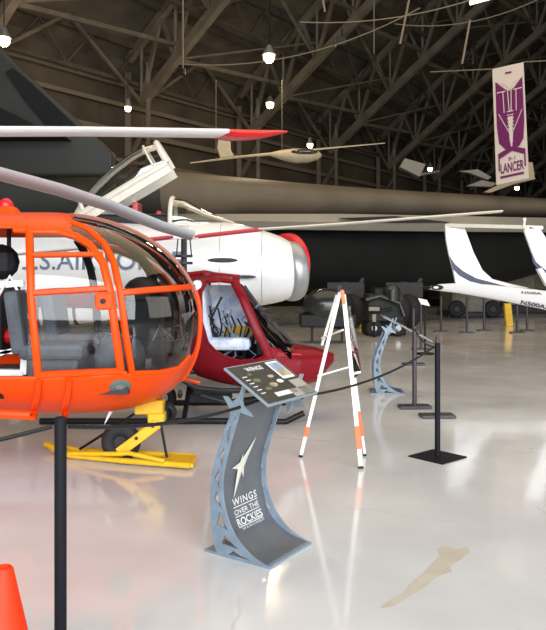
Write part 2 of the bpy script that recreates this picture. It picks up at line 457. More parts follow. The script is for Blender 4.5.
# ------------------------------------------------------------------ silver jet fighter
DJ = 11.0
je = thing('jet_fighter', V((gx(220, DJ), DJ, 0)), 'silver-white jet fighter with raised canopy and red nose intake cover', 'aircraft')
def ell(cx, cy, cz, ry, rz, n=32): return [V((cx, cy + ry * cos(2 * pi * k / n), cz + rz * sin(2 * pi * k / n))) for k in range(n)]
JT = [(-500, 224), (-200, 214), (0, 214), (100, 219), (170, 222), (215, 221), (240, 224), (262, 230), (280, 236), (292, 243), (298, 251)]
JB = [(-500, 280), (-200, 305), (0, 310), (200, 309), (240, 308), (265, 305), (280, 302), (292, 298), (298, 292)]
st = list(range(-500, 240, 20)) + list(range(240, 290, 6)) + [290, 293, 296, 298]
jr = []
for px in st:
    zt = gz(interp(px, JT), DJ); zb = gz(interp(px, JB), DJ); jr.append(ell(gx(px, DJ), DJ, (zt + zb) / 2, (zt - zb) / 2 * .95, (zt - zb) / 2))
MB().loft(jr, True).build('fuselage', 'silver', je, True)
# intake lip + cover, facing right and slightly away
axn = V((.93, .36, .08)).normalized(); cn = V((gx(291, DJ), DJ + .06, gz(271, DJ)))
MB().torus(cn, axn, .40, .065, 40, 12, 2.0).build('intake_lip', 'silver_dk', je, True)
rc = MB(); cc = V((gx(289, DJ), DJ + .28, gz(262, DJ))); ax2 = V((.8, .6, .1)).normalized()
rc.disc(cc + ax2 * .0, ax2, .455, .16, 40); rc.build('intake_cover', 'red', je, True, bevel=.03)
for (a, b, c, e) in ((211, 240, 258.5, 263.5), (235, 257, 275, 278.5)):
    gp = MB(); zc = gz((c + e) / 2, DJ); hh = (e - c) / 2 / F * DJ * .9
    pts = []
    for k in range(16):
        an = 2 * pi * k / 16; pts.append((gx((a + b) / 2, DJ) + cos(an) * (b - a) / 2 / F * DJ, zc + sin(an) * hh))
    gp.prism([V((x, DJ - .645, z)) for x, z in pts], (0, .1, 0)); gp.build('gun_port', 'dkgrey', je)
# lettering along the side
tx = MB(); W_ = gx(184, DJ - .62) - gx(18, DJ - .62)
def jf(u, v):
    zz = gz(270, 10.4) + v; zc = gz(264, DJ); dz = (zz - zc); rr = .7
    return V((gx(18, 10.4) + u, DJ - .95 * math.sqrt(max(rr * rr - dz * dz, .01)) - .012, zz))
addtext(tx, 'U.S.AIR FORCE', jf, height=.27, width=W_, bold=.01); tx.build('lettering', 'usaf', je)
# panel lines
pl = MB()
for px in (190, 222, 262):
    zt = gz(interp(px, JT), DJ); zb = gz(interp(px, JB), DJ); zc = (zt + zb) / 2; r = (zt - zb) / 2 + .002
    pl.loft([[V((gx(px, DJ) + o, DJ - r * .95 * cos(a), zc + r * sin(a))) for a in [(-1.2 + 2.4 * k / 20) for k in range(21)]] for o in (0, .008)], False, False)
pl.build('panel_seam', 'silver_dk', je)
# windshield
ws = MB(); wf = MB()
A = q(175, 224, DJ); 
top = q(180, 199, DJ); nose = q(233, 223, DJ); mid = q(213, 212, DJ)
def arch(px, py0, py1, wy, n=12): return [V((gx(px, DJ), DJ - wy * cos(pi * k / n), gz(py0, DJ) + (gz(py1, DJ) - gz(py0, DJ)) * (sin(pi * k / n) ** .7))) for k in range(n + 1)]
A1 = arch(174, 224, 224, .3); 
s0 = [p + V((0, 0, 0)) for p in arch(173, 226, 198, .34)]; s1 = arch(186, 226, 200, .33); s2 = arch(208, 226, 212, .24); s3 = arch(234, 226, 223, .08)
ws.loft([s0, s1, s2, s3], False, False).build('windshield', 'glass_canopy', je, True)
wf.tube(s0, .035, 8).tube([s0[0], s1[0], s2[0], s3[0]], .025, 8).tube([s0[-1], s1[-1], s2[-1], s3[-1]], .025, 8).tube([s1[3], s2[3], s3[6]], .016, 6).tube([s1[9], s2[9], s3[6]], .016, 6)
wf.build('windshield_frame', 'cream', je, True)
ck = MB(); ck.box(V((gx(130, DJ), DJ, gz(222, DJ))), (1.4, .55, .2)); ck.build('cockpit', 'black', je, bevel=.04)
MB().box(V((gx(137, DJ), DJ, gz(214, DJ))), (.1, .34, .34)).build('ejection_seat', 'pinkred', je, bevel=.03); MB().box(V((gx(160, DJ), DJ, gz(216, DJ))), (.09, .3, .14)).build('gunsight', 'pinkred', je, bevel=.03)
# raised canopy: lofted glass bubble on a white frame
P0 = q(78, 220, DJ); P1 = q(170, 166, DJ); ax = (P1 - P0).normalized(); up = V((-ax.z, 0, ax.x)); L = (P1 - P0).length
def carch(t, h, wy, n=14): return [P0 + ax * (L * t) + V((0, -wy * cos(pi * k / n), 0)) + up * (h * (sin(pi * k / n) ** .8)) for k in range(n + 1)]
cs = [carch(.0, .10, .2), carch(.12, .22, .27), carch(.3, .34, .31), carch(.5, .42, .33), carch(.72, .46, .34), carch(.88, .46, .34), carch(1.0, .40, .33)]
MB().loft(cs[1:], False, False).build('canopy_glass', 'glass_canopy', je, True)
cf = MB()
for sgn in (0, -1):
    cf.tube([c[sgn] for c in cs], .05, 8)
cf.tube(cs[-1], .045, 8); cf.tube(cs[1], .03, 8); cf.tube(cs[5], .018, 8)
cf.loft([[c[0] - up * .15, c[0] + up * .05, c[0] + up * .05 + V((0, .04, 0)), c[0] - up * .15 + V((0, .04, 0))] for c in cs])
cf.loft([[c[-1] - up * .15, c[-1] + up * .05, c[-1] + up * .05 - V((0, .04, 0)), c[-1] - up * .15 - V((0, .04, 0))] for c in cs])
cf.loft(cs[:2], False, False)
cf.build('canopy_frame', 'cream', je, True)
cr_ = MB(); cr_.bar(q(112, 222, DJ), q(122, 198, DJ), .06); cr_.bar(q(138, 222, DJ), q(132, 190, DJ), .05); cr_.build('canopy_strut', 'cream', je)
# wing, tail, drop tank and gear
wg = MB(); zz = gz(300, DJ)
wg.loft([[V((gx(150, DJ) - i * 1.4, DJ - .5 - i * 1.2, zz)), V((gx(60, DJ) - i * 1.1, DJ - .5 - i * 1.2, zz + .1)), V((gx(-40, DJ) - i * .9, DJ - .5 - i * 1.2, zz)), V((gx(60, DJ) - i * 1.1, DJ - .5 - i * 1.2, zz - .08))] for i in range(1)] +
        [[V((gx(40, DJ), DJ - 1.4, zz)), V((gx(-20, DJ), DJ - 1.4, zz + .06)), V((gx(-100, DJ), DJ - 1.4, zz)), V((gx(-20, DJ), DJ - 1.4, zz - .05))]])
wg.build('wing', 'silver', je, bevel=.02)
dt = MB(); rr = []; 
for i in range(25):
    t_ = i / 24; r = .21 * (max(0, 1 - abs(2 * t_ - 1) ** 3)) ** .6 + .003; rr.append(ell(gx(-60, 9.6) + t_ * (gx(128, 9.6) - gx(-60, 9.6)), 9.6, gz(309, 9.6), r, r, 20))
dt.loft(rr).build('drop_tank', 'white', je, True)
bd = MB()
for px in (38, 62, 78, 98): MB().disc(V((gx(px, 9.6), 9.6, gz(309, 9.6))), (1, 0, 0), .213, .04, 24, hole=.19).build('tank_band', 'dkgrey', je, True)
for wx, yy in ((232, DJ), (40, DJ + .9), (40, DJ - 1.0)):
    tt, hh = MB(), MB(); c = V((gx(wx, DJ), yy, .3)); wheel(tt, hh, c, (0, 1, 0), .3, .1)
    o = tt.build('wheel', 'rubber', je, True); hh.build('hub', 'silver', o, True)
    MB().tube([c + V((0, .14, 0)), c + V((0, .14, .95))], .05, 10).build('landing_gear_leg', 'silver', je, True)

# ------------------------------------------------------------------ orange helicopter
YC = 6.2; ZM = 1.22
ho = thing('helicopter', V((-1.9, YC, 0)), 'orange helicopter with big glass nose on yellow ski-fitted gear', 'aircraft')
def h_w(x):
    t = max(0, (x + 1.75) / 1.12); return .95 * max(0, 1 - min(1, t) ** 2.6) ** (1 / 2.2)
def h_t(x):
    t = max(0, (x + 1.9) / 1.27); return .90 * max(0, 1 - min(1, t) ** 2.0) ** .5
def h_b(x):
    t = max(0, (x + 1.9) / 1.27); return .76 * max(0, 1 - min(1, t) ** 4) ** (1 / 2.2)
NE = 2.5
def h_pt(x, a, k=1.0):
    c, s_ = cos(a), sin(a)
    y = h_w(x) * k * (abs(c) ** (2 / NE)) * (1 if c > 0 else -1); hh = h_t(x) if s_ > 0 else h_b(x)
    return V((x, YC - y, ZM + hh * k * (abs(s_) ** (2 / NE)) * (1 if s_ > 0 else -1)))
def h_inside(p):
    if p.x > -.63: return False
    w_ = h_w(p.x); hh = h_t(p.x) if p.z > ZM else h_b(p.x)
    if w_ < 1e-4 or hh < 1e-4: return False
    return abs((p.y - YC) / w_) ** NE + abs((p.z - ZM) / hh) ** NE < 1
def hit(px, py, inside=h_inside, d0=4.9, d1=7.6):
    d = d0
    while d < d1:
        if inside(q(px, py, d)):
            lo, hi = d - .02, d
            for _ in range(12):
                m_ = (lo + hi) / 2
                if inside(q(px, py, m_)): hi = m_
                else: lo = m_
            return q(px, py, hi)
        d += .02
    return None
def strip(mb, pts, wid, th, inside, cen, d0=4.9, d1=7.6, sub=10, lift=.0, mirror=False):
    """frame bar lying on the shell: a rounded bar along the surface"""
    P = []
    for (a, b), (c, e) in zip(pts, pts[1:]):
        for i in range(sub): P.append((a + (c - a) * i / sub, b + (e - b) * i / sub))
    P.append(pts[-1])
    W = [hit(x, y, inside, d0, d1) for x, y in P]; W = [w_ for w_ in W if w_ is not None]
    if mirror: W = [V((w_.x, 2 * YC - w_.y, w_.z)) for w_ in W]
    rings = []
    for i, p in enumerate(W):
        t_ = (W[min(i + 1, len(W) - 1)] - W[max(i - 1, 0)]).normalized()
        n_ = (p - V((cen[0] if p.x > cen[0] else p.x, cen[1], cen[2]))).normalized(); n_.z *= .5 if abs(n_.y) > .5 else 1; n_.normalize()
        s_ = t_.cross(n_).normalized(); n_ = s_.cross(t_).normalized()
        c = p + n_ * lift
        rings.append([c + s_ * wid / 2 - n_ * th, c + s_ * wid / 2 + n_ * th * .3, c + s_ * wid * .3 + n_ * th, c - s_ * wid * .3 + n_ * th, c - s_ * wid / 2 + n_ * th * .3, c - s_ * wid / 2 - n_ * th])
    if len(rings) > 1: mb.loft(rings)
arcY = [(0, 228), (28, 230), (60, 230), (80, 238), (95, 250), (105, 266), (112, 290), (118, 330), (124, 372)]
def sill(px): return interp(px, [(-60, 378), (38, 376), (131, 372), (175, 370), (186, 362), (199, 348)])
def classify(p):
    if p.y > YC: p = V((p.x, 2 * YC - p.y, p.z))
    px = CX + F * p.x / p.y; py = HY - (p.z - EYE) * F / p.y
    if py > sill(px): return 0
    if px < 27:
        if py > 228 and p.y < YC - .62 and px > -230: return 3
        return 0
    if px < 72 and py < interp(px, arcY): return 0
    if p.z > ZM + .3 and abs(p.y - YC) < .7 and p.x > -1.72: return 2
    if py > 292 and px > 127: return 4
    if py < interp(px, arcY) and px > 68 : return 2
    return 1
xs = [-3.5 + i * .03 for i in range(60)]; xs = [x for x in xs if x < -1.9]
nn = 90; xs += [-1.9 + 1.27 * sin(pi / 2 * i / nn) for i in range(nn + 1)]
NA = 180
grid = [[h_pt(x, 2 * pi * k / NA) for k in range(NA)] for x in xs]
shell = MB(); gls = {1: MB(), 2: MB(), 4: MB(), 11: MB(), 14: MB()}
for i in range(len(xs) - 1):
    for k in range(NA):
        f = [grid[i][k], grid[i][(k + 1) % NA], grid[i + 1][(k + 1) % NA], grid[i + 1][k]]
        c = classify(sum(f, V()) / 4)
        if c == 3: continue
        if c in (1, 4) and sum(f, V()).y / 4 > YC: c += 10
        (shell if c == 0 else gls[c]).add(f, [(0, 1, 2, 3)])
shell.add(grid[0], [tuple(range(NA))])
fs_ = shell.build('fuselage', 'orange', ho, True)
sm = fs_.modifiers.new('thick', 'SOLIDIFY'); sm.thickness = .02; sm.offset = 0
gls[1].build('side_window', 'glass', ho, True); gls[11].build('side_window', 'glass', ho, True); gls[14].build('nose_window', 'glass_dark', ho, True); gls[2].build('windshield', 'glass', ho, True); gls[4].build('nose_window', 'glass_dark', ho, True)
cen = (-1.6, YC, ZM)
df = MB()
strip(df, [(29, 231), (31, 300), (38, 376)], .055, .018, h_inside, cen)
strip(df, [(29, 231), (58, 231), (76, 236), (90, 245), (103, 262), (110, 290), (116, 335), (121, 371)], .058, .018, h_inside, cen)
strip(df, [(31, 255), (103, 254)], .038, .014, h_inside, cen)
strip(df, [(31, 293), (112, 288)], .046, .016, h_inside, cen)
strip(df, [(37, 375), (122, 371)], .05, .018, h_inside, cen)
dr = df.build('door_frame', 'orange', ho, True, ang=50)
lt = MB(); p = hit(104, 301); lt.box(p + V((0, -.012, 0)), (.13, .03, .13)); lt.build('latch_plate', 'orange', dr, bevel=.02)
MB().disc(p + V((0, -.035, 0)), (0, 1, 0), .02, .02, 14).build('latch_hole', 'black', dr)
of = MB()
strip(of, [(66, 220), (88, 229), (104, 243), (114, 262), (120, 290), (126, 335), (132, 372)], .05, .018, h_inside, cen)
strip(of, [(119, 293), (150, 290), (191, 287)], .05, .018, h_inside, cen)
strip(of, [(130, 373), (160, 372), (178, 368), (189, 356)], .035, .014, h_inside, cen)
strip(of, [(14, 229), (29, 230)], .05, .015, h_inside, cen)
of.build('window_frame', 'orange', ho, True, ang=50)
# far side frames seen through the glass, dark inside faces
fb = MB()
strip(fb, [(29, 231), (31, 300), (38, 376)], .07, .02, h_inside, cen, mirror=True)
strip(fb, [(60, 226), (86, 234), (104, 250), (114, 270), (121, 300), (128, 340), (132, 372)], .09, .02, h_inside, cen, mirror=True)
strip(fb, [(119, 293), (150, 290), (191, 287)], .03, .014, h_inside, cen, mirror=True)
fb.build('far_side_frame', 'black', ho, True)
# centre frame over the nose
cfm = MB(); pts = [V((x, YC, ZM + h_t(x) + .005)) for x in xs if x > -1.75] + [V((x, YC, ZM - h_b(x) - .003)) for x in reversed(xs) if x > -.95]
cfm.tube(pts, .017, 8).build('nose_centre_frame', 'frame_brown', ho, True)
cl = MB(); cl.tube([V((x, YC, ZM + h_t(x) + .012)) for x in xs if x > -.675] + [V((x, YC, ZM - h_b(x) - .012)) for x in reversed(xs) if x > -.80], .024, 8)
cl.build('nose_rim', 'orange', ho, True)
# vertical steps rails on lower side
for a, b in ((40, 36), (70, 67)):
    s_ = MB(); s_.tube([hit(a, 379) + V((0, -.02, 0)), hit(a - 1, 395) + V((0, -.04, 0)), hit(b, 409) + V((0, -.06, 0)), q(b - 2, 415, 5.35), q(b - 6, 418, 5.5)], .026, 8)
    s_.build('step_rail', 'orange', ho, True)
tl = MB(); tl.tube([q(-150, 413, 5.42), q(2, 414, 5.42), q(36, 416, 5.42)], .035, 8); tl.build('side_tube', 'orange', ho, True)
lr = MB(); lr.tube([hit(x, 378) + V((0, -.005, 0)) for x in range(-160, 40, 20)] , .014, 6); lr.build('door_track', 'orange_dark', ho, True)
# vent
vt = MB(); p = hit(120, 385); n_ = (hit(123, 385) - hit(117, 385)).cross(hit(120, 381) - hit(120, 389)).normalized(); n_ = n_ if n_.y < 0 else -n_
Rn = Matrix((n_.cross(V((0, 0, 1))).normalized() * -1, -n_, n_.cross(n_.cross(V((0, 0, 1)))).normalized() * -1)).transposed()

def ventring(rx, ry, l): return [hit(120 + rx * cos(2 * pi * k / 24), 385 + ry * sin(2 * pi * k / 24) - .06 * rx * cos(2 * pi * k / 24)) + n_ * l for k in range(24)]
vt.loft([ventring(11, 6.2, -.005), ventring(11, 6.2, .014), ventring(9.5, 5, .02), ventring(5, 2.5, .022)]); v_ = vt.build('air_vent', 'sticker', ho, True)
MB().loft([ventring(5.5, 2.2, .018), ventring(5, 1.8, .03)]).build('vent_slot', 'greymetal', v_, True)
# letter n near the left edge
lx = MB(); 
def lf(u, v):
    p = hit(1, 404); return V((p.x - .15 + u, p.y - .06 - .3 * (v - .0) * .35, gz(405, p.y) + v))
p_ = hit(4, 398)
def lf(u, v):
    a = hit(CX + F * (p_.x - .075 + u) / 5.3, 407 - v * F / 5.35); return a + V((0, -.016, -.0))
addtext(lx, 'n', lf, height=.11, width=.14, bold=.03)
lx.build('lettering', 'black', ho)
# beacon
b_ = q(6, 212, YC - .1)
MB().lathe(b_ - V((0, 0, .06)), [(.13, -.02), (.12, .06), (.085, .1), (.0, .1)], 20).build('beacon_base', 'orange', ho, True)
MB().ball(b_ + V((0, 0, .055)), .062, 14).build('beacon_light', 'red', ho, True)
# interior
fl = MB(); fl.box((-2.2, YC, .72), (2.2, 1.5, .05)); fl.box((-1.15, YC, .74), (.4, 1.1, .05)); fl.build('cabin_floor', 'dkgrey', ho)
for y in (YC - .42, YC + .42):
    se = MB(); se.box((-1.72, y, 1.0), (.5, .46, .12)); se.box((-2.0, y, 1.23), (.12, .46, .5), Matrix.Rotation(radians(-8), 3, 'Y')); se.box((-1.72, y, .85), (.4, .36, .24))
    se.build('pilot_seat', 'seat_grey', ho, bevel=.035)
bk = MB(); bk.box((-2.32, YC + .3, 1.16), (.1, 1.0, .5)); bk.build('rear_bulkhead', 'dkgrey', ho, bevel=.02)
ip = MB(); ip.box((-1.05, YC - .05, 1.12), (.36, .62, .55)); ip.box((-1.12, YC - .05, 1.43), (.24, .56, .14)); ip.build('instrument_panel', 'black', ho, bevel=.04)
hd = MB(); hd.ball((-1.10, YC - .1, 1.46), .16, 16, (1.0, 1.5, .8)); hd.build('instrument_hood', 'black', ho, True)
for y in (YC - .42, YC + .42):
    ctl = MB(); ctl.tube([(-1.25, y, .75), (-1.3, y, .98), (-1.42, y, 1.12), (-1.42, y, 1.2)], .016, 8); ctl.build('control_stick', 'black', ho, True)
pp = MB()
for y in (YC - .5, YC - .3, YC + .3, YC + .5): pp.box((-.98, y, .86), (.04, .1, .16))
pp.build('pedal', 'greymetal', ho)
fab = MB(); fab.ball((-1.22, YC - .45, .95), .26, 16, (.8, .7, .75)); fab.build('seat_cover', 'seat_grey', ho, True)
wc = MB()
for k in range(5):
    wc.tube([hit(150 + k * 7, 342 - (k % 2) * 14) + V((0, .12, 0)), hit(157 + k * 7, 326 + (k % 3) * 8) + V((0, .14, 0)), hit(166 + k * 5, 340) + V((0, .12, 0))], .005, 5)
wc.build('loose_wire', 'greymetal', ho)
# things in the open rear doorway
lf_ = MB(); yy = 5.75
lf_.bar(q(-90, 372, yy), q(24, 374, yy), .07); lf_.bar(q(24, 374, yy), q(26, 336, yy), .05); lf_.bar(q(-40, 368, yy), q(12, 350, yy), .03); lf_.bar(q(-10, 352, yy), q(26, 352, yy), .03)
lf_.build('litter_frame', 'white', ho)
ut = MB(); ut.box(q(-10, 290, YC + .3), (.45, .3, .1)); ut.ball(q(2, 262, YC + .2), .16, 12, (1, .6, 1)); ut.build('winch_unit', 'black', ho, bevel=.01)
gb = MB(); gb.box(q(-20, 325, YC + .5), (.7, .2, .36)); gb.build('equipment_box', 'dkgrey', ho, bevel=.02)
rs_ = MB(); rs_.ball(q(2, 336, YC), .13, 12, (1.7, 1, .6)); rs_.build('red_bag', 'red', ho, True)
wt = MB(); wt.bar(q(-60, 290, YC - .3), q(24, 283, YC - .3), .05); wt.tube([q(-4, 300, YC - .4), q(10, 276, YC - .3), q(22, 300, YC - .4)], .014, 6); wt.build('stretcher_rail', 'white', ho)
cb = MB(); cb.tube([q(9, 228, YC + .2), q(9, 330, YC + .2)], .02, 8); cb.build('cabin_post', 'black', ho)
# rotor
hub = V((-4.1, 6.2, 2.88))
rm = MB(); rm.tube([hub - V((0, 0, .95)), hub + V((0, 0, .12))], .09, 14); rm.disc(hub, (0, 0, 1), .26, .14, 20); rm.build('rotor_mast', 'greymetal', ho, True)
def blade(pts, w0, w1, th, name, m, par, pitch=0):
    b = MB(); rings = []; N_ = len(pts)
    for i, p in enumerate(pts):
        p = V(p); t_ = (V(pts[min(i + 1, N_ - 1)]) - V(pts[max(i - 1, 0)])).normalized(); s_ = t_.cross(V((0, 0, 1))).normalized(); n_ = s_.cross(t_)
        s_, n_ = s_ * cos(pitch) - n_ * sin(pitch), n_ * cos(pitch) + s_ * sin(pitch)
        w_ = w0 + (w1 - w0) * i / (N_ - 1); rings.append([p + s_ * (w_ / 2 * cos(a)) + n_ * (th / 2 * sin(a)) for a in [2 * pi * k / 12 for k in range(12)]])
    b.loft(rings); return b.build(name, m, par, True)
def P3(a, b, d): return q(a, b, d)
bl1 = [hub, q(0, 174, 6.72), q(60, 190, 6.95), q(110, 206, 7.1), q(160, 226, 7.22), q(193, 236, 7.3)]
blade(bl1, .32, .26, .07, 'rotor_blade', 'blade_grey', ho, radians(-14))
bl2 = [hub, q(0, 131.5, 7.1), q(80, 131.5, 7.6), q(160, 132.5, 8.2), q(222, 133.5, 8.6)]
o = blade(bl2, .34, .42, .09, 'rotor_blade', 'white', ho)
tp = MB(); 
def tipring(px, yt, yb, d, w_): 
    c = q(px, (yt + yb) / 2, d); h_ = (yb - yt) / 2 / F * d; dirv = V((.84, .54, 0)); s_ = V((.54, -.84, 0))
    return [c + s_ * (w_ / 2 * cos(a)) + V((0, 0, h_ * sin(a))) for a in [2 * pi * k / 12 for k in range(12)]]
tp.loft([tipring(218, 129.5, 138, 8.6, .42), tipring(232, 130, 140.5, 8.66, .42), tipring(255, 130.5, 140, 8.75, .36), tipring(272, 130.5, 136.5, 8.85, .25), tipring(286, 130.8, 133, 8.92, .08)])
tp.build('blade_tip', 'red', o, True)
tb = MB(); tb.tube([V((-3.4, YC, 1.6)), V((-6, YC, 1.8)), V((-9.5, YC, 2.0))], [.5, .3, .14], 16); tb.build('tail_boom', 'orange', ho, True)
for y in (YC - 1.3, YC + 1.3):
    tt, hh = MB(), MB(); c = V((-4.4, y, .25)); wheel(tt, hh, c, (0, 1, 0), .25, .09); o = tt.build('wheel', 'rubber', ho, True); hh.build('hub', 'yellow', o)
    MB().tube([c, V((-4.0, YC + (y - YC) * .6, .8))], .05, 8).build('gear_strut', 'yellow', ho)
# nose gear: wheel, trailing fork, ski
wc_ = V((gx(121, 6.16), 6.16, .175))
tt, hh = MB(), MB(); tt.torus(wc_, (0, 1, 0), .108, .062, 32, 12); hh.disc(wc_, (0, 1, 0), .085, .05, 20)
o = tt.build('wheel', 'rubber', ho, True); hh.build('hub', 'dkgrey', o, True)
gf = MB()
gf.tube([q(148, 400, 6.2), q(156, 415, 6.16)], .075, 12); gf.box(q(150, 406, 6.18), (.24, .16, .12)); gf.box(q(157, 417, 6.14), (.14, .14, .08))
gf.build('oleo_strut', 'yellow', ho, True, bevel=.01)
gm = MB()
for dy in (-.1, .1):
    gm.bar(q(160, 421, 6.16) + V((0, dy, 0)), q(121, 450, 6.16) + V((0, dy, 0)), .03, .085)
ga = gm.build('trailing_arm', 'yellow', ho, bevel=.008)
MB().disc(q(155, 423, 6.16) + V((0, -.12, 0)), (0, 1, 0), .014, .02, 10).disc(q(139, 435, 6.16) + V((0, -.12, 0)), (0, 1, 0), .014, .02, 10).build('pin_bolt', 'black', ga)
tg = MB(); tg.tube([q(163, 404, 6.25) , q(163, 420, 6.25)], .05, 10); tg.torus(q(165, 412, 6.3), (0, 1, .3), .07, .035, 20, 8); tg.build('steering_linkage', 'black', ho, True)
sk = MB(); 
def gp_(px, py): 
    d = F * EYE / (py - HY); return V((gx(px, d), d, .035))
for pts in ([gp_(46, 451), gp_(70, 459.5), gp_(120, 464.5), gp_(150, 467), gp_(190, 470)], [gp_(46, 451), gp_(75, 454), gp_(150, 457.5), gp_(194, 461)]):
    pts[0] = pts[0] + V((0, 0, .03)); sk.tube(pts, .026, 8)
sk.bar(gp_(190, 470), gp_(194, 461), .05, .03); sk.bar(gp_(52, 452), gp_(60, 457), .05, .03)
def slab(a, b, c, d_, h=.03): sk.prism([a, b, c, d_], (0, 0, h))
slab(gp_(160, 467.5), gp_(190, 470), gp_(195, 461), gp_(168, 458), .02); slab(gp_(48, 451), gp_(60, 456), gp_(72, 457), gp_(64, 452), .02)
sk.tube([gp_(70, 459) + V((0, -.03, .02)), q(118, 454, 6.02), q(128, 453, 6.0), gp_(165, 468) + V((0, -.03, .03))], .02, 8)
sk.build('ski', 'yellow', ho, True, ang=50)
wr = MB(); wr.tube([q(134, 414, 6.1), q(110, 430, 6.15), q(80, 449, 6.3)], .013, 6); wr.tube([q(161, 425, 6.1), q(167, 458, 6.1)], .012, 6); wr.build('guy_cable', 'black', ho)
pf = MB(); pf.prism([q(106, 404, 5.95), q(118, 405, 5.95), q(113, 411, 5.95), q(104, 425, 5.95), q(109, 411, 5.95)], (0, .02, 0)); pf.build('antenna_fin', 'white', ho)

# ------------------------------------------------------------------ maroon helicopter
YR = 8.3
hr = thing('helicopter', V((gx(250, YR), YR, 0)), 'small maroon two-seat helicopter with pale-filled door opening on black skids', 'aircraft')
RT = [(160, 282), (178, 279), (192, 277), (210, 276), (232, 278), (244, 284), (262, 309), (285, 338), (296, 345), (315, 348), (333, 354)]
RB = [(160, 318), (176, 343), (186, 364), (200, 374), (220, 380), (240, 384), (262, 386), (290, 386), (316, 380), (333, 361)]
RWd = [(160, .25), (180, .45), (205, .55), (260, .55), (300, .38), (322, .22), (333, .05)]
def r_in(p):
    px = CX + F * p.x / YR
    if px > 332.9 or px < 160: return False
    t_, b_, w_ = gz(interp(px, RT), YR), gz(interp(px, RB), YR), interp(px, RWd)
    return abs((p.y - YR) / w_) ** 2.8 + abs((p.z - (t_ + b_) / 2) / ((t_ - b_) / 2)) ** 2.8 < 1
door = [(206, 281), (232, 281), (239, 290), (247, 310), (262, 343), (266, 354), (255, 361), (240, 362), (222, 356), (208, 344), (202, 325), (200, 300)]
wsd = [(239, 282), (246, 286), (264, 312), (296, 346), (280, 349), (268, 346)]
sh = MB(); gl = MB()
pxs = [160 + i * 1.5 for i in range(115)] + [332.8]; NA = 120; g2 = []
for px in pxs:
    t_, b_, w_ = gz(interp(px, RT), YR), gz(interp(px, RB), YR), interp(px, RWd)
    row = []
    for k in range(NA):
        a = 2 * pi * k / NA; c, s_ = cos(a), sin(a)
        row.append(V((gx(px, YR), YR - w_ * abs(c) ** (2 / 2.8) * (1 if c > 0 else -1), (t_ + b_) / 2 + (t_ - b_) / 2 * abs(s_) ** (2 / 2.8) * (1 if s_ > 0 else -1))))
    g2.append(row)
for i in range(len(pxs) - 1):
    for k in range(NA):
        f = [g2[i][k], g2[i][(k + 1) % NA], g2[i + 1][(k + 1) % NA], g2[i + 1][k]]; c = sum(f, V()) / 4
        e = V((c.x, 2 * YR - c.y, c.z)) if c.y > YR else c
        px = CX + F * e.x / e.y; py = HY - (e.z - EYE) * F / e.y
        if inpoly(px, py, door): continue
        if inpoly(px, py, wsd) or (236 < CX + F * c.x / YR < 290 and abs(c.y - YR) < .46 and c.z > (gz(interp(CX + F * c.x / YR, RT), YR) - .16)): gl.add(f, [(0, 1, 2, 3)]); continue
        sh.add(f, [(0, 1, 2, 3)])
sh.add(g2[0], [tuple(range(NA))]).add(g2[-1], [tuple(range(NA))])
o = sh.build('fuselage', 'maroon', hr, True); m_ = o.modifiers.new('thick', 'SOLIDIFY'); m_.thickness = .02; m_.offset = 0
gl.build('windshield', 'glass_smoke', hr, True)
ff = MB(); cen2 = (gx(245, YR), YR, 1.1)
strip(ff, [(234, 280), (242, 296), (256, 328), (268, 352), (272, 362)], .10, .02, r_in, cen2, 7.2, 8.8)
strip(ff, [(236, 282), (220, 280), (206, 281), (200.5, 292), (201, 322), (207, 343), (215, 352), (224, 357.5), (240, 362), (256, 361), (268, 356)], .04, .018, r_in, cen2, 7.2, 8.8)
ff.build('door_frame', 'maroon', hr, True, ang=50)
f2 = MB(); strip(f2, [(244, 286), (262, 311), (296, 347)], .035, .02, r_in, cen2, 7.2, 8.8); f2.build('windshield_frame', 'plum', hr, True)
se = MB(); xc = gx(230, YR)
se.box((xc - .28, YR, 1.15), (.12, .9, .8), Matrix.Rotation(radians(-10), 3, 'Y')); se.box((xc, YR, .84), (.5, .9, .14)); se.build('seat', 'paleblue', hr, bevel=.05)  # pale seat and panel stand in for bright reflections in a clear door
ti = MB(); ti.box((xc - .05, YR + .4, 1.12), (.5, .03, .72)); ti.build('pale_door_fill', 'paleblue', hr, bevel=.01)
yb = MB(); yb.box((gx(239, YR), YR + .2, gz(335, YR)), (.36, .03, .18)); yb.build('placard', 'yellow', hr)
bc = MB()
for k in range(11):
    x0 = xc - .33 + k * .062 + .02 * sin(k * 5); y0 = YR - .1 - .05 * (k % 3)
    bc.tube([(x0, y0, gz(300, YR) - .03 * k), (x0 + .05, y0 - .08, gz(325, YR)), (x0 - .02 + .03 * (k % 2), y0 - .1, gz(345, YR)), (x0 + .12, y0, gz(358, YR))], .011, 6)
bc.tube([(xc - .3, YR - .2, 1.25), (xc - .2, YR - .28, 1.0), (xc - .05, YR - .3, .8), (xc + .2, YR - .2, .72)], .025, 8)
bc.build('harness_strap', 'black', hr, True)
rnd = random.Random(3)
for k in range(9):
    x0 = gx(208 + k * 5.5, YR); yk = YR - .32 + rnd.uniform(-.05, .05); w0 = MB()
    w0.tube([V((x0 + rnd.uniform(-.12, .12), yk, gz(yy_, YR))) for yy_ in (300 + rnd.randint(-10, 14), 318, 330, 341, 352, 359)], rnd.choice((.007, .01, .014)), 6)
    w0.build('cable', rnd.choice(('black', 'black', 'usaf')), hr, True)
sb = MB(); sb.ball((gx(246, YR), YR - .1, gz(347, YR)), .12, 12, (1.1, 1, .8)); sb.build('cushion', 'black', hr, True)
ipn = MB(); ipn.box((gx(262, YR), YR, .9), (.12, .6, .4)); ipn.box((gx(257, YR), YR, 1.12), (.2, .5, .18)); ipn.build('instrument_panel', 'black', hr, bevel=.02)
tx = MB(); p = None
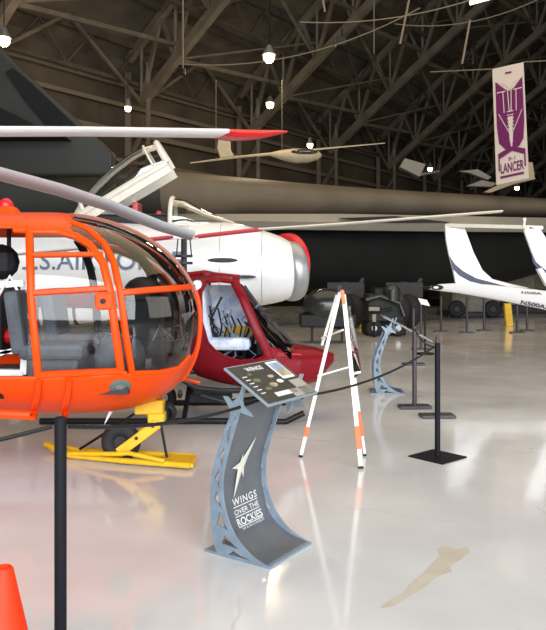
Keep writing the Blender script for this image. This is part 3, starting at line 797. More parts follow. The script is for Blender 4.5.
def rfn(u, v):
    a = hit(278 + u, 356 - v, r_in, 7.2, 8.8); return (a or q(278 + u, 356 - v, 7.9)) + V((0, -.016, 0))
addtext(tx, 'EXEC', rfn, height=3.5, width=9); tx2 = MB()
vs, fs = tx.v, tx.f
tx.add([rfn(14, 1.2), rfn(24, 1.0), rfn(24, 2.2), rfn(14, 2.6)], [(0, 1, 2, 3)])
tx.build('lettering', 'pinkred', hr)
rv = MB()
for px in range(205, 262, 9):
    a = hit(px, 384 if px < 230 else 385, r_in, 7.2, 8.8)
    if a: rv.ball(a, .01, 8)
a = hit(324, 361, r_in, 7.2, 8.8)
if a: rv.ball(a, .018, 8)
rv.build('rivet', 'white', hr, True)
# upper frame and mast of maroon helicopter
mt = MB(); hub2 = V((gx(184, YR), YR, gz(237, YR)))
mt.tube([hub2 - V((0, 0, .55)), hub2 + V((0, 0, .05))], .035, 10); mt.disc(hub2 - V((0, 0, .22)), (0, 0, 1), .1, .03, 18); mt.disc(hub2 - V((0, 0, .3)), (0, 0, 1), .1, .03, 18)
for a in range(4):
    an = a * pi / 2 + .4; mt.bar(hub2 + V((cos(an) * .09, sin(an) * .09, -.22)), hub2 + V((cos(an) * .07, sin(an) * .07, -.0)), .014)
for px in (172, 196): mt.bar(hub2 + V((0, 0, -.45)), V((gx(px, YR), YR, gz(282, YR))), .025)
mt.build('rotor_mast', 'dkgrey', hr, True)
mb2 = MB(); mb2.box(hub2, (.34, .09, .05)); mb2.build('rotor_hub', 'silver', hr, bevel=.01)
tf = MB(); tf.tube([q(150, 275, YR), q(172, 276, YR), q(190, 275, YR), q(205, 273, YR), q(214, 275, YR), q(240, 278, YR)], .035, 8); tf.ball(q(206, 274, YR), .06, 10, (1.3, 1, .7)); tf.build('top_fairing', 'maroon', hr, True)
te = q(500, 211.5, 8.6); rt = q(258, 229.5, 8.36)
def rb_(pts, w_, th, m): return blade(pts, w_, w_, th, 'rotor_blade', m, hr)
o = rb_([rt, q(340, 224, 8.44), te], .2, .032, 'cream')
rg = blade([hub2 + V((.12, 0, 0)), q(215, 234.5, 8.32), q(262, 229.3, 8.37)], .12, .15, .05, 'blade_grip', 'pinkred', hr)
o = rb_([q(110, 246, 8.2), q(20, 254, 8.1), q(-120, 268, 8.0)], .2, .032, 'cream')
blade([hub2 - V((.12, 0, 0)), q(150, 239.5, 8.28), q(108, 245, 8.2)], .12, .15, .05, 'blade_grip', 'pinkred', hr)
tbm = MB(); tbm.tube([q(165, 300, YR), q(60, 300, YR), q(-150, 298, YR)], [.12, .09, .06], 12); tbm.build('tail_boom', 'maroon', hr, True)
eng = MB(); eng.box(q(160, 345, YR), (.4, .6, .5)); eng.tube([q(176, 352, YR - .3), q(150, 360, YR - .3), q(168, 372, YR - .3)], .05, 8); eng.build('engine', 'dkgrey', hr, bevel=.04)
uf = MB()
for yk in (YR - .35, YR + .25):
    uf.tube([q(160, 352, yk), q(176, 376, yk), q(196, 388, yk), q(222, 391, yk), q(252, 390, yk)], .03, 8)
uf.tube([q(172, 364, YR - .3), q(188, 371, YR - .35), q(199, 371, YR - .3)], .035, 8); uf.tube([q(180, 392, YR - .3), q(180, 396, YR + .3)], .03, 8); uf.bar(q(240, 391, YR - .3), q(240, 391, YR + .3), .05)
uf.build('undercarriage_frame', 'dkgrey', hr, True)
MB().tube([q(166, 381, YR - .32), q(185, 379, YR - .36), q(200, 383, YR - .34)], .03, 8).build('exhaust_pipe', 'orange_dark', hr, True)
# skids
for y0, pts in ((7.72, [(40, 422), (165, 424), (270, 424.5), (285, 422), (304, 413)]), (8.85, [(60, 404), (170, 405), (272, 405), (288, 403), (303, 396)])):
    ps = [q(a, b, y0) for a, b in pts]; z0 = min(p.z for p in ps); 
    for p in ps[:3]: p.z = .035
    MB().tube(ps, .032, 10).build('skid', 'black', hr, True)
    for px in (190, 258):
        MB().tube([V((gx(px, YR), y0, .04)), V((gx(px, YR), (y0 + YR) / 2 + .0, .2)), V((gx(px, YR), YR, .36))], .028, 8).build('cross_tube', 'black', hr, True)
tt, hh = MB(), MB(); wheel(tt, hh, V((gx(163, 8.5), 8.5, .16)), (0, 1, 0), .16, .055); o = tt.build('ground_wheel', 'rubber', hr, True); hh.build('hub', 'greymetal', o)
ub = MB(); ub.box(q(210, 396, YR), (.5, .35, .1)); ub.tube([q(200, 395, 7.9), q(225, 402, 7.9), q(262, 398, 7.9)], .03, 8); ub.build('belly_box', 'dkgrey', hr, bevel=.01)
# ------------------------------------------------------------------ sign stands (built at origin: local x = towards the reader, local y = across)
def make_stand(label, loc, f, w, front=True, pa=(-.24, 1.085), pb_=(.06, .905)):
    t = thing('information_stand', (0, 0, 0), label, 'sign')
    f = V(f).normalized()
    SW = .42
    prof = [(0, .012), (-.1, .045), (-.194, .111), (-.26, .2), (-.30, .316), (-.305, .43), (-.281, .548), (-.223, .726), (-.178, .85)]
    def cat(pts, n=6):
        out = []
        for i in range(len(pts) - 1):
            p0, p1, p2, p3 = pts[max(i - 1, 0)], pts[i], pts[i + 1], pts[min(i + 2, len(pts) - 1)]
            for k in range(n):
                s = k / n; out.append(tuple(.5 * (2 * p1[j] + (p2[j] - p0[j]) * s + (2 * p0[j] - 5 * p1[j] + 4 * p2[j] - p3[j]) * s * s + (3 * p1[j] - p0[j] - 3 * p2[j] + p3[j]) * s ** 3) for j in (0, 1)))
        return out + [pts[-1]]
    P = cat(prof); OUT = cat([(-.34, .012), (-.365, .05), (-.385, .14), (-.395, .3), (-.39, .42), (-.36, .545), (-.30, .70), (-.26, .79), (-.235, .87)])
    MB().prism([V((-.44, -.012, 0)), V((.02, -.012, 0)), V((.02, SW + .012, 0)), V((-.44, SW + .012, 0))], (0, 0, .014)).build('base_plate', 'stand_blue', t, bevel=.003)
    RP = P; nP = len(P)
    def ins(i): k = .42 * min(1, i / 14); return (P[i][0] + (OUT[i][0] - P[i][0]) * k, P[i][1] + (OUT[i][1] - P[i][1]) * k)
    P = [ins(i) for i in range(nP)]
    sheet = MB(); sheet.loft([[V((x, 0, z)), V((x, SW, z)), V((x - .008, SW, z + .002)), V((x - .008, 0, z + .002))] for x, z in P])
    sc = sheet.build('curved_sheet', 'stand_dark', t, True, ang=60)
    # arc-length mapping for star and lettering
    arc = [0]
    for a, b in zip(P, P[1:]): arc.append(arc[-1] + math.dist(a, b))
    def on(u, s, lift=.004):     # u across from the left (0..SW), s = arc length from the foot
        for i in range(len(arc) - 1):
            if s <= arc[i + 1] or i == len(arc) - 2:
                k = (s - arc[i]) / (arc[i + 1] - arc[i]); a, b = P[i], P[i + 1]; dx, dz = b[0] - a[0], b[1] - a[1]; l = math.hypot(dx, dz)
                return V((a[0] + dx * k + dz / l * lift, u, a[1] + dz * k - dx / l * lift))
    # side rails with triangular cut-outs: inner strip, outer strip and zigzag webs
    for y0 in (-.012, SW):
        rail = MB(); n = len(RP); th = V((0, .012, 0))
        def pt(i, k): a, b = RP[i], OUT[min(i, len(OUT) - 1)]; return V((a[0] + (b[0] - a[0]) * k, y0, a[1] + (b[1] - a[1]) * k))
        for i in range(n - 1):
            for k0, k1 in ((0, .2), (.8, 1)):
                rail.prism([pt(i, k0), pt(i + 1, k0), pt(i + 1, k1), pt(i, k1)], th)
        step = 6
        for j, i in enumerate(range(2, n - 7, step)):
            # solid plate with a triangle left open
            a, b = pt(i, .2), pt(i, .8); c, e = pt(min(i + step, n - 1), .8), pt(min(i + step, n - 1), .2)
            for kk in range(step):
                fr0, fr1 = kk / step, (kk + 1) / step
                # the opening widens downwards
                o0 = .42 * max(0, 1 - fr0 * 1.5); o1 = .42 * max(0, 1 - fr1 * 1.5)
                i0, i1 = i + kk, i + kk + 1
                if i1 > n - 1: break
                if j % 1 == 0:
                    rail.prism([pt(i0, .2), pt(i1, .2), pt(i1, .5 - o1 * .62), pt(i0, .5 - o0 * .62)], th)
                    rail.prism([pt(i0, .5 + o0 * .62), pt(i1, .5 + o1 * .62), pt(i1, .8), pt(i0, .8)], th)
        rail.prism([pt(0, .2), pt(2, .2), pt(2, .8), pt(0, .8)], th)
        rail.build('side_rail', 'stand_blue', t)
    A0 = arc[-1]
    if front:
        # wide star
        st = MB(); cu, cs_ = SW * .47, .66
        star = [(0.09, .165), (.012, .055), (.015, .085), (-.02, .03), (-.085, .0), (-.028, -.012), (-.075, -.175), (.012, -.035), (.028, -.075), (.03, .0), (.062, .0), (.032, .035)]
        star = [(.085, .17), (.0, .045), (-.012, .075), (-.022, .02), (-.095, -.002), (-.035, -.02), (-.085, -.19), (.008, -.045), (.03, -.085), (.026, -.02), (.045, .03)]
        # fan triangles from centre so the star follows the curve
        c0 = on(cu, cs_, .006)
        vs = [c0] + [on(cu + a, cs_ + b, .006) for a, b in star]; n = len(star)
        st.add(vs, [(0, 1 + i, 1 + (i + 1) % n) for i in range(n)]); st.build('star_emblem', 'star_pale', sc)
        tx = MB()
        def row(txt, s0, h, u0, wd, **k): addtext(tx, txt, lambda u, v: on(u0 + u, s0 + v, .005), height=h, width=wd, **k)
        row('WINGS', .432, .042, .10, .24, bold=.012, spacing=1.2)
        row('OVER THE', .379, .03, .10, .24, bold=.01)
        row('ROCKIES', .312, .046, .10, .25, bold=.02)
        row('AIR & SPACE MUSEUM', .285, .014, .12, .22)
        for s0 in (.421, .367, .304):
            tx.add([on(.10, s0, .005), on(.34, s0, .005), on(.34, s0 + .005, .005), on(.10, s0 + .005, .005)], [(0, 1, 2, 3)])
        tx.build('lettering', 'text_pale', sc)
    # plane-shaped brackets either side at the top
    for y0 in (-.02, SW + .005):
        br = MB(); o_ = V((-.185 if y0 < 0 else -.10, y0, .855 if y0 < 0 else .84)); th = V((0, .014, 0))
        pl = [(-.13, .095), (-.09, .09), (-.045, .045), (0, .10), (.035, .17), (.06, .17), (.045, .09), (.05, .03), (.115, -.03), (.13, -.06), (.07, -.045), (.01, -.03), (-.03, -.1), (-.055, -.14), (-.06, -.06), (-.075, .0)]
        pl = [(a * .78 - .01, b * .62) for a, b in pl]; n = len(pl); c = o_ + V((0, 0, 0)); vs = [c, c + th] + [o_ + V((a, 0, b)) for a, b in pl] + [o_ + V((a, 0, b)) + th for a, b in pl]
        fs = []
        for i in range(n):
            j = (i + 1) % n; fs += [(0, 2 + i, 2 + j), (1, 2 + n + j, 2 + n + i), (2 + i, 2 + n + i, 2 + n + j, 2 + j)]
        br.add(vs, fs); br.bar(o_ + V((-.03, .007, -.05)), o_ + V((.05, .007, .165)), .028, .014)
        br.build('bracket', 'stand_pale', t)
    cb = MB(); cb.tube([V((-.16, -.01, .9)), V((-.16, SW + .01, .9))], .012, 8); cb.build('cross_rod', 'black', t)
    # tilted panel
    a = V((pa[0], -.08, pa[1])); b = V((pb_[0], -.08, pb_[1])); across = V((0, .52, 0)); dn = (b - a); nrm = V((-dn.z, 0, dn.x)).normalized()
    if nrm.z < 0: nrm = -nrm
    MB().prism([a, b, b + across, a + across], -nrm * .014).build('panel_tray', 'stand_pale', t, bevel=.002)
    def onp(u, v, l=.002): return a + across * u + dn * v + nrm * l
    def quad(mb, u0, v0, u1, v1, l): mb.prism([onp(u0, v0, l), onp(u1, v0, l), onp(u1, v1, l), onp(u0, v1, l)], nrm * .0008)
    pn = MB(); quad(pn, .02, .03, .98, .97, .001); pb = pn.build('panel_board', 'panel', t)
    ph = MB(); quad(ph, .70, .06, .94, .52, .003); ph.build('photo_print', 'white', pb)
    p2 = MB(); quad(p2, .72, .10, .92, .30, .0045); p2.build('picture', 'photo_sky', pb)
    p3 = MB(); quad(p3, .72, .30, .92, .46, .0045); p3.build('picture', 'photo_tan', pb)
    cl = MB(); quad(cl, .56, .78, .96, .97, .003); quad(cl, .74, .58, .97, .97, .003); cl.build('pale_corner', 'bomber_lt', pb)
    for u0, v0, u1, v1, mm in ((.18, .38, .32, .48, 'olive'), (.36, .54, .5, .66, 'photo_tan'), (.22, .62, .34, .7, 'olive'), (.48, .36, .6, .44, 'photo_tan'), (.54, .5, .66, .6, 'text_pale'), (.2, .24, .28, .3, 'olive')):
        x_ = MB(); n = 10
        x_.add([onp((u0 + u1) / 2 + (u1 - u0) / 2 * cos(2 * pi * k / n), (v0 + v1) / 2 + (v1 - v0) / 2 * sin(2 * pi * k / n), .003) for k in range(n)], [tuple(range(n))]); x_.build('picture', mm, pb)
    wb = MB(); quad(wb, .28, .78, .7, .88, .003); wb.build('caption_strip', 'text_pale', pb)
    tt_ = MB(); addtext(tt_, 'AREA 51', lambda u, v: onp(.26 + u, .19 - v, .003), height=.085, width=.34, bold=.03) if False else addtext(tt_, 'WINGS', lambda u, v: onp(.26 + u, .2 - v, .003), height=.1, width=.32, bold=.03)
    for k in range(6): 
        y_ = .3 + k * .085; tt_.prism([onp(.08, y_, .003), onp(.16, y_, .003), onp(.16, y_ + .02, .003), onp(.08, y_ + .02, .003)], nrm * .0005)
    tt_.build('panel_text', 'text_pale', pb)
    t.location = loc; t.rotation_euler = (0, 0, math.atan2(f.y, f.x))
    return t
make_stand('tall blue-grey curved museum stand with star and lettering, nearest on the white floor', (-.027, 3.932, 0), (.83, -.557, 0), None)
make_stand('far blue-grey curved stand seen edge-on behind the rope barrier', (gx(402, 9.75), 9.65, 0), (1, -.08, 0), None, front=False, pa=(-.27, 1.05), pb_=(.38, .72))

# ------------------------------------------------------------------ stanchions
def stanchion(loc, label, h=1.0, base='plate', rot=0, m='post_black', r=.0245):
    t = thing('stanchion', loc, label, 'stanchion', 'black rope barrier posts')
    c = V(loc)
    R = Matrix.Rotation(rot, 3, 'Z')
    MB().tube([c + V((0, 0, .008)), c + V((0, 0, h))], r, 16).build('post', m, t, True)
    if base == 'plate': MB().box(c + V((0, 0, .006)), (.36, .36, .012), R).build('base', m, t, bevel=.002)
    else: MB().box(c + V((0, 0, .02)), (.38, .2, .03), R).build('base', m, t, bevel=.003)
    MB().lathe(c, [(r * 1.0, h - .01), (r * 1.02, h), (r * .6, h + .006), (0, h + .006)], 16).build('cap', m, t, True)
    return t
A_ = V((gx(60.5, 2.92), 2.92, 0)); B_ = V((gx(437.5, 6.32), 6.32, 0))
stanchion(A_, 'black stanchion post nearest the camera, left, in front of the orange helicopter', 1.02, rot=.7)
stanchion(B_, 'black stanchion post with diamond-laid square base, right of the white easel', 1.0, rot=.72)
stanchion(V((gx(414.5, 8.66), 8.66, 0)), 'thin plum-black stanchion between the far stand and the nearest right post', .98, 'bar', .05, 'plum', .028)
stanchion(V((gx(437, 8.1), 8.1, 0)), 'stanchion hidden behind the nearest right post, only its base showing', .9, 'bar', .05, 'plum', .02)
stanchion(V((gx(413.5, 12.8), 12.8, 0)), 'small far stanchion just behind the plum one', 1.0, 'bar', 0, 'plum')
stanchion(V((gx(421, 15.4), 15.4, 0)), 'small far stanchion behind the far curved stand', 1.0, 'bar', 0, 'plum')
for px, py, lab in ((441, 332, 'farthest small stanchion under the pointed white tail boom'), (467, 333, 'tiny far stanchion left of the dark pair under the white tail'), (484, 331, 'tiny far dark stanchion left of the yellow post'), (527, 331, 'tiny far stanchion right of the yellow post'), (517, 333, 'tiny far stanchion just right of the yellow post')):
    d = F * EYE / (py - HY); stanchion(V((gx(px, d), d, 0)), lab, 1.0, 'bar', 0, 'plum', .035)
def rope(a, b, sag, label, r=.009):
    tag(MB().tube(sagline(a, b, sag, 24), r, 8).build('rope', 'black', None, True), label, 'rope', 'barrier ropes')
SP = V((-.075, 4.2, .872))
rope(A_ + V((.036, 0, .985)), SP, .05, 'thin black rope from the near left post to the top of the lettered stand')
rope(SP + V((.02, .02, 0)), B_ + V((-.036, 0, .965)), .1, 'thin black rope curving from the lettered stand to the right post')
rope(V((-1.75, 2.2, .93)), A_ + V((-.036, 0, .985)), .02, 'thin black rope running from the near left post to the left edge')
rope(B_ + V((0, .03, .965)), V((gx(414.5, 8.66), 8.63, .95)), .06, 'short black rope between the two right posts')

# ------------------------------------------------------------------ easel
t = thing('easel', V((gx(335, 6.1), 6.1, 0)), 'white folding a-frame easel with orange bands on its legs', 'easel')
ap = q(340, 292, 6.1)
def leg(fx, fy, w_, band=None, apx=None, label=None, topd=0):
    d = F * EYE / (fy - HY); foot = V((gx(fx, d), d, .0)); a0 = apx or ap
    m = MB(); m.bar(foot, a0, w_, w_ * .6, V((0, 1, 0))); o = m.build('leg', 'wood_white', t, bevel=.002)
    if band:
        a1, a2 = band; p1 = foot.lerp(a0, a1); p2 = foot.lerp(a0, a2)
        MB().bar(p1, p2, w_ * 1.12, w_ * .75, V((0, 1, 0))).build('orange_band', 'tape_orange', o)
    MB().bar(foot, foot.lerp(a0, .015), w_ * 1.15, w_ * .9, V((0, 1, 0))).build('foot_cap', 'black', o)
    return foot
fl_ = leg(300.5, 457, .03, (.13, .19)); fr_ = leg(361, 468.5, .036, (.11, .24), apx=ap + V((.03, 0, -.02)))
fb_ = leg(365, 456, .022, (.13, .29), apx=ap + V((.05, .12, -.06)))
sp = MB(); e1 = q(322, 345, 6.5); sp.bar(ap + V((-.02, .08, -.03)), e1, .024, .018, V((0, 1, 0))); sp.build('short_strut', 'wood_white', t, bevel=.002)
MB().bar(q(322, 338, 6.45), q(343, 330, 6.15), .018, .014).build('spreader_bar', 'wood_white', t)
MB().bar(q(318, 376, 6.2), q(349, 367, 6.05), .022, .014).build('tray_bar', 'wood_white', t)
MB().bar(q(352, 374, 6.1), q(360, 372, 6.3), .02, .02).build('spreader_bar', 'wood_white', t)
pn = MB(); pn.prism([q(345, 306, 6.16), q(350, 306, 6.3), q(362, 372, 6.34), q(352, 380, 6.16)], (.004, 0, 0)); pn.build('clear_panel', 'glass', t)
hg = MB(); hg.box(q(339, 288, 6.1), (.05, .06, .05)); hg.build('hinge', 'black', t, bevel=.005)
ob = MB(); ob.bar(q(342, 290, 6.05), q(344, 304, 6.05), .03, .02, V((0, 1, 0))); ob.build('orange_band', 'tape_orange', t)

# ------------------------------------------------------------------ cone
c = V((gx(3, 2.3), 2.3, 0)); t = thing('traffic_cone', c, 'bright orange traffic cone at the lower left corner', 'cone')
MB().lathe(c, [(.175, .03), (.165, .04), (.032, .66), (.026, .668), (.02, .66), (0, .64)], 32).build('cone_body', 'cone', t, True)
MB().box(c + V((0, 0, .015)), (.38, .38, .03)).build('base', 'cone', t, bevel=.01)

# ------------------------------------------------------------------ white twin-boom aircraft tail
DA = 14.0
tw = thing('airplane', V((gx(500, DA), DA, 0)), 'white twin-boom airplane tail with navy stripes and high tailplane, right edge', 'aircraft')
bt = [(424, 287.5), (440, 284), (457, 283), (475, 283.5), (500, 285.5), (546, 290.5), (700, 306)]
bb = [(424, 288.5), (440, 291), (457, 293), (475, 296), (500, 300.5), (546, 310), (700, 345)]
def dA(px): return 14.4 - (px - 424) * .011
rr = []
for px in list(range(424, 460, 4)) + list(range(460, 701, 12)):
    d = dA(px); z1, z0 = gz(interp(px, bt), d), gz(interp(px, bb), d); r = (z1 - z0) / 2
    rr.append([V((gx(px, d), d - r * cos(2 * pi * k / 20) * .9, (z1 + z0) / 2 + r * sin(2 * pi * k / 20))) for k in range(20)])
bmo = MB().loft(rr).build('tail_boom', 'white_gloss', tw, True)
tp = MB(); tp.tube([q(421, 287.6, 14.42), q(428, 287.6, 14.36), q(431, 287.5, 14.32)], [.004, .035, .03], 12); tp.ball(q(437, 287.4, 14.02), .085, 14, (1.5, .3, .6)); tp.build('boom_tip', 'black', bmo, True)
MB().ball(q(436, 287.5, 13.98), .035, 12, (1.5, .4, .7)).build('tip_light', 'white', bmo, True)
def finpoly(dx, d): return [(gx(a, DA) + dx, gz(b, DA)) for a, b in [(445, 224), (464, 223.5), (466, 230), (474, 252), (483, 270), (493, 279), (512, 284), (530, 288), (500, 291), (456, 285), (453, 270), (449, 255), (446, 240)]]
fin = MB(); fin.prism([V((x, DA, z)) for x, z in finpoly(0, DA)], (0, .09, 0)); fo = fin.build('tail_fin', 'white_gloss', tw, bevel=.03)
stp = [(449.5, 256), (455, 264), (463, 271), (476, 278), (498, 284), (514, 288), (490, 286), (470, 281.5), (459, 275.5), (453, 269)]
s_ = MB(); s_.prism([q(a, b, DA - .008) for a, b in stp], (0, .006, 0)); s_.build('stripe', 'navy', fo)
# second fin and boom to the right, nearer
D2 = 13.0
f2 = MB(); f2.prism([q(a, b, D2) for a, b in [(524, 230), (530, 225), (541, 229), (550, 243), (565, 268), (590, 284), (600, 292), (552, 284), (546, 285), (541, 272), (534, 258), (529, 244)]], (0, .09, 0)); fo2 = f2.build('tail_fin', 'white_gloss', tw, bevel=.03)
MB().prism([q(a, b, D2 - .008) for a, b in [(531, 252), (536, 262), (546, 270), (560, 276), (570, 284), (550, 278), (538, 270), (533, 262)]], (0, .006, 0)).build('stripe', 'navy', fo2)
MB().prism([q(a, b, D2 - .05) for a, b in [(538, 269), (542, 268), (550, 280), (552, 288), (547, 286)]], (0, .12, 0)).build('rudder', 'white_gloss', tw)
b2 = []
for px in range(548, 760, 15):
    d = D2 - (px - 548) * .012; z1, z0 = gz(283 + (px - 548) * .05, d), gz(291 + (px - 548) * .15, d); r = (z1 - z0) / 2; b2.append([V((gx(px, d), d - r * cos(2 * pi * k / 16), (z1 + z0) / 2 + r * sin(2 * pi * k / 16))) for k in range(16)])
MB().loft(b2).build('tail_boom', 'white_gloss', tw, True)
ts = MB(); ts.loft([[q(447, 222.5, DA), q(447, 226.5, DA), q(464, 227.5, DA) , q(464, 223.5, DA)], [q(526, 225, D2), q(526, 229.5, D2), q(541, 230, D2), q(541, 227, D2)]]); 
ts2 = MB(); a0 = V((gx(446, DA), DA, gz(226, DA))); a1 = V((gx(527, D2), D2, gz(228, D2)))
ts2.loft([[a0 + V((0, 0, -.02)), a0 + V((0, 0, .05)), a0 + V((.36, 0, .04)), a0 + V((.36, 0, -.03))], [a1 + V((0, 0, -.02)), a1 + V((0, 0, .05)), a1 + V((.3, 0, .04)), a1 + V((.3, 0, -.03))]])
ts2.build('tailplane', 'cream', tw, bevel=.01)
MB().bar(q(524, 227, D2), q(524.5, 219.5, D2), .03).ball(q(524.5, 219.5, D2), .035, 8).build('beacon', 'white', tw)
rg = MB()
def onb(u, v, row):
    px = 519 + u; d = dA(px); z1, z0 = gz(interp(px, bt), d), gz(interp(px, bb), d); r = (z1 - z0) / 2; zc = (z1 + z0) / 2
    z = gz((293.5 if row == 0 else 304) + u * (.06 if row == 0 else .19) - v, d); k = max(-.98, min(.98, (z - zc) / r)); return V((gx(px, d), d - .9 * r * math.sqrt(1 - k * k) - .012, z))
addtext(rg, 'N500A', lambda u, v: onb(u, v, 0), height=2.6, width=20, bold=.02); addtext(rg, 'N500AX', lambda u, v: onb(u, v, 1), height=4, width=30, bold=.03)
rg.build('registration_lettering', 'navy', bmo)
# its gear, mostly outside the frame
for px in (640,):
    tt, hh = MB(), MB(); c = V((gx(px, 12.5), 12.5, .22)); wheel(tt, hh, c, (0, 1, 0), .22, .08); o = tt.build('wheel', 'rubber', tw, True); hh.build('hub', 'white', o); MB().tube([c + V((0, .12, 0)), c + V((0, .12, .85))], .04, 8).build('gear_strut', 'white', tw)

# ------------------------------------------------------------------ banner
t = thing('banner', q(511, 184, 25), 'purple and white hanging banner reading lancer, upper right', 'banner')
BL, BR, TL_, TR_ = q(496.5, 185, 25), q(529, 178, 24.2), q(492.5, 69, 25), q(523.5, 62, 24.2)
def bn(u, v, l=0.02): return (BL.lerp(BR, u)).lerp(TL_.lerp(TR_, u), v) + V((0, -l, 0))
MB().prism([bn(0, 0, 0), bn(1, 0, 0), bn(1, 1, 0), bn(0, 1, 0)], (0, .04, 0)).build('cloth', 'banner', t)
pu = MB()
def pp_(pts, l=.02): pu.prism([bn(a, b, l) for a, b in pts], (0, -.01, 0))
pp_([(.07, .88), (.38, .80), (.5, .78), (.5, .52), (.44, .38), (.5, .28), (.3, .29), (.12, .35), (.07, .5)])
pp_([(.93, .88), (.66, .80), (.5, .78), (.5, .52), (.56, .38), (.5, .28), (.74, .29), (.88, .35), (.93, .5)])
pp_([(.08, .26), (.46, .30), (.54, .30), (.54, .265), (.08, .21)]); pp_([(.92, .26), (.54, .30), (.5, .265), (.92, .21)])
pp_([(.08, .26), (.12, .26), (.12, .11), (.08, .11)]); pp_([(.88, .26), (.92, .26), (.92, .11), (.88, .11)])
pp_([(.12, .065), (.85, .065), (.85, .045), (.12, .045)]); pp_([(.4, .93), (.6, .93), (.6, .945), (.4, .945)])
pu.build('purple_print', 'purple', t)
wh = MB()
def wp(pts): wh.prism([bn(a, b, .04) for a, b in pts], (0, -.008, 0))
def wl_(a, b, w_=.025): 
    dx, dy = b[0] - a[0], b[1] - a[1]; wp([(a[0], a[1]), (b[0], b[1]), (b[0] + w_, b[1]), (a[0] + w_, a[1])] if abs(dy) > .02 else [(a[0], a[1]), (b[0], b[1]), (b[0], b[1] + .008), (a[0], a[1] + .008)])
wl_((.3, .86), (.5, .8), .04); wl_((.7, .86), (.5, .8), .04); wl_((.43, .8), (.46, .6)); wl_((.55, .8), (.52, .6)); wl_((.12, .6), (.44, .42)); wl_((.86, .6), (.54, .42)); wl_((.44, .42), (.485, .30)); wl_((.54, .42), (.5, .30))
for k in range(6): wl_((.4, .6 - k * .03), (.6, .6 - k * .03))
wl_((.1, .78), (.38, .78)); wl_((.62, .78), (.9, .78)); wl_((.28, .78), (.3, .6)); wl_((.7, .78), (.68, .6)); wp([(.42, .56), (.58, .56), (.52, .32), (.48, .32)])
for k in range(8): wl_((.445, .57 - k * .032), (.555, .57 - k * .032))
wl_((.07, .88), (.3, .84), .03); wl_((.93, .88), (.7, .84), .03)
wh.build('white_print', 'banner', t)
lt = MB(); addtext(lt, 'LANCER', lambda u, v: bn(.14 + u, .085 + v, .03), height=.085, width=.72, bold=.02); addtext(lt, 'B-1', lambda u, v: bn(.4 + u, .185 + v, .03), height=.03, width=.2)
lt.build('lettering', 'purple', t)
wr_ = MB(); wr_.tube([q(430, 72, 24.6), TL_], .02, 5); wr_.tube([TR_, q(560, 60, 24)], .02, 5); wr_.build('suspension_wire', 'rail', t)

# ------------------------------------------------------------------ hanging gliders
DG = 28
t = thing('glider', q(300, 156, DG), 'cream glider hanging from the roof above the bomber', 'aircraft')
rr = []
for px, a, b in ((200, 161, 161.8), (235, 156, 158), (270, 152.5, 156), (284, 149.5, 161), (295, 148.5, 163.5), (308, 149, 163), (318, 151, 160), (321.5, 154, 157)):
    z1, z0 = gz(a, DG), gz(b, DG); r = (z1 - z0) / 2; rr.append([V((gx(px, DG), DG + r * .8 * cos(2 * pi * k / 16), (z1 + z0) / 2 + r * sin(2 * pi * k / 16))) for k in range(16)])
MB().loft(rr).build('fuselage', 'tan', t, True)
MB().ball(q(304, 152, DG - .15), .32, 14, (1.7, .5, .35)).build('canopy', 'glass_smoke', t, True)
MB().prism([q(a, b, DG) for a, b in [(218, 138), (230, 138), (231, 150), (234, 156), (220, 158), (217, 148)]], (0, .12, 0)).build('tail_fin', 'tan', t, bevel=.03)
w_ = MB(); w_.loft([[q(190, 163.5, DG), q(190, 162.4, DG), q(190, 162.4, DG + .6), q(190, 163.5, DG + .6)], [q(285, 153, DG), q(285, 151, DG), q(285, 151, DG + 1), q(285, 153, DG + 1)], [q(385, 143.5, DG), q(385, 142.7, DG), q(385, 142.7, DG + .6), q(385, 143.5, DG + .6)]]); w_.build('wing', 'tan', t, True)
for px in (282, 216): MB().tube([q(px, 152, DG), q(px, 80, DG)], .012, 5).build('suspension_wire', 'rail', t)
def flyer(name, lab, d, items):
    t = thing(name, q(items[0][1][0][0], items[0][1][0][1], d), lab, 'aircraft')
    for nm, pts, m, th in items: MB().prism([q(a, b, d) for a, b in pts], (0, th, 0)).build(nm, m, t, bevel=.03)
    return t
flyer('box_kite', 'small pale box-shaped flyer hanging left of the banner above the bomber', 34, [('wing_panel', [(400, 167), (405, 158), (426, 164), (420, 177)], 'bomber_lt', .5), ('spar', [(420, 173), (440, 170), (440, 172), (420, 176)], 'tan_dk', .2)])
flyer('hang_glider', 'dim hanging glider wing just left of the banner', 34, [('wing', [(458, 171), (478, 169), (492, 177), (488, 180), (470, 173)], 'bomber_lt', .3), ('wing_panel', [(466, 186), (482, 180), (498, 183), (492, 187)], 'bomber_lt', .3)])
flyer('hanging_airplane', 'cream wing and fin of an airplane hung beneath the banner', 30, [('wing', [(484, 192), (512, 178), (534, 175), (536, 179), (515, 184), (490, 193)], 'tan', .4), ('tail_fin', [(526, 162), (533, 162), (535, 176), (527, 178)], 'tan', .15)])

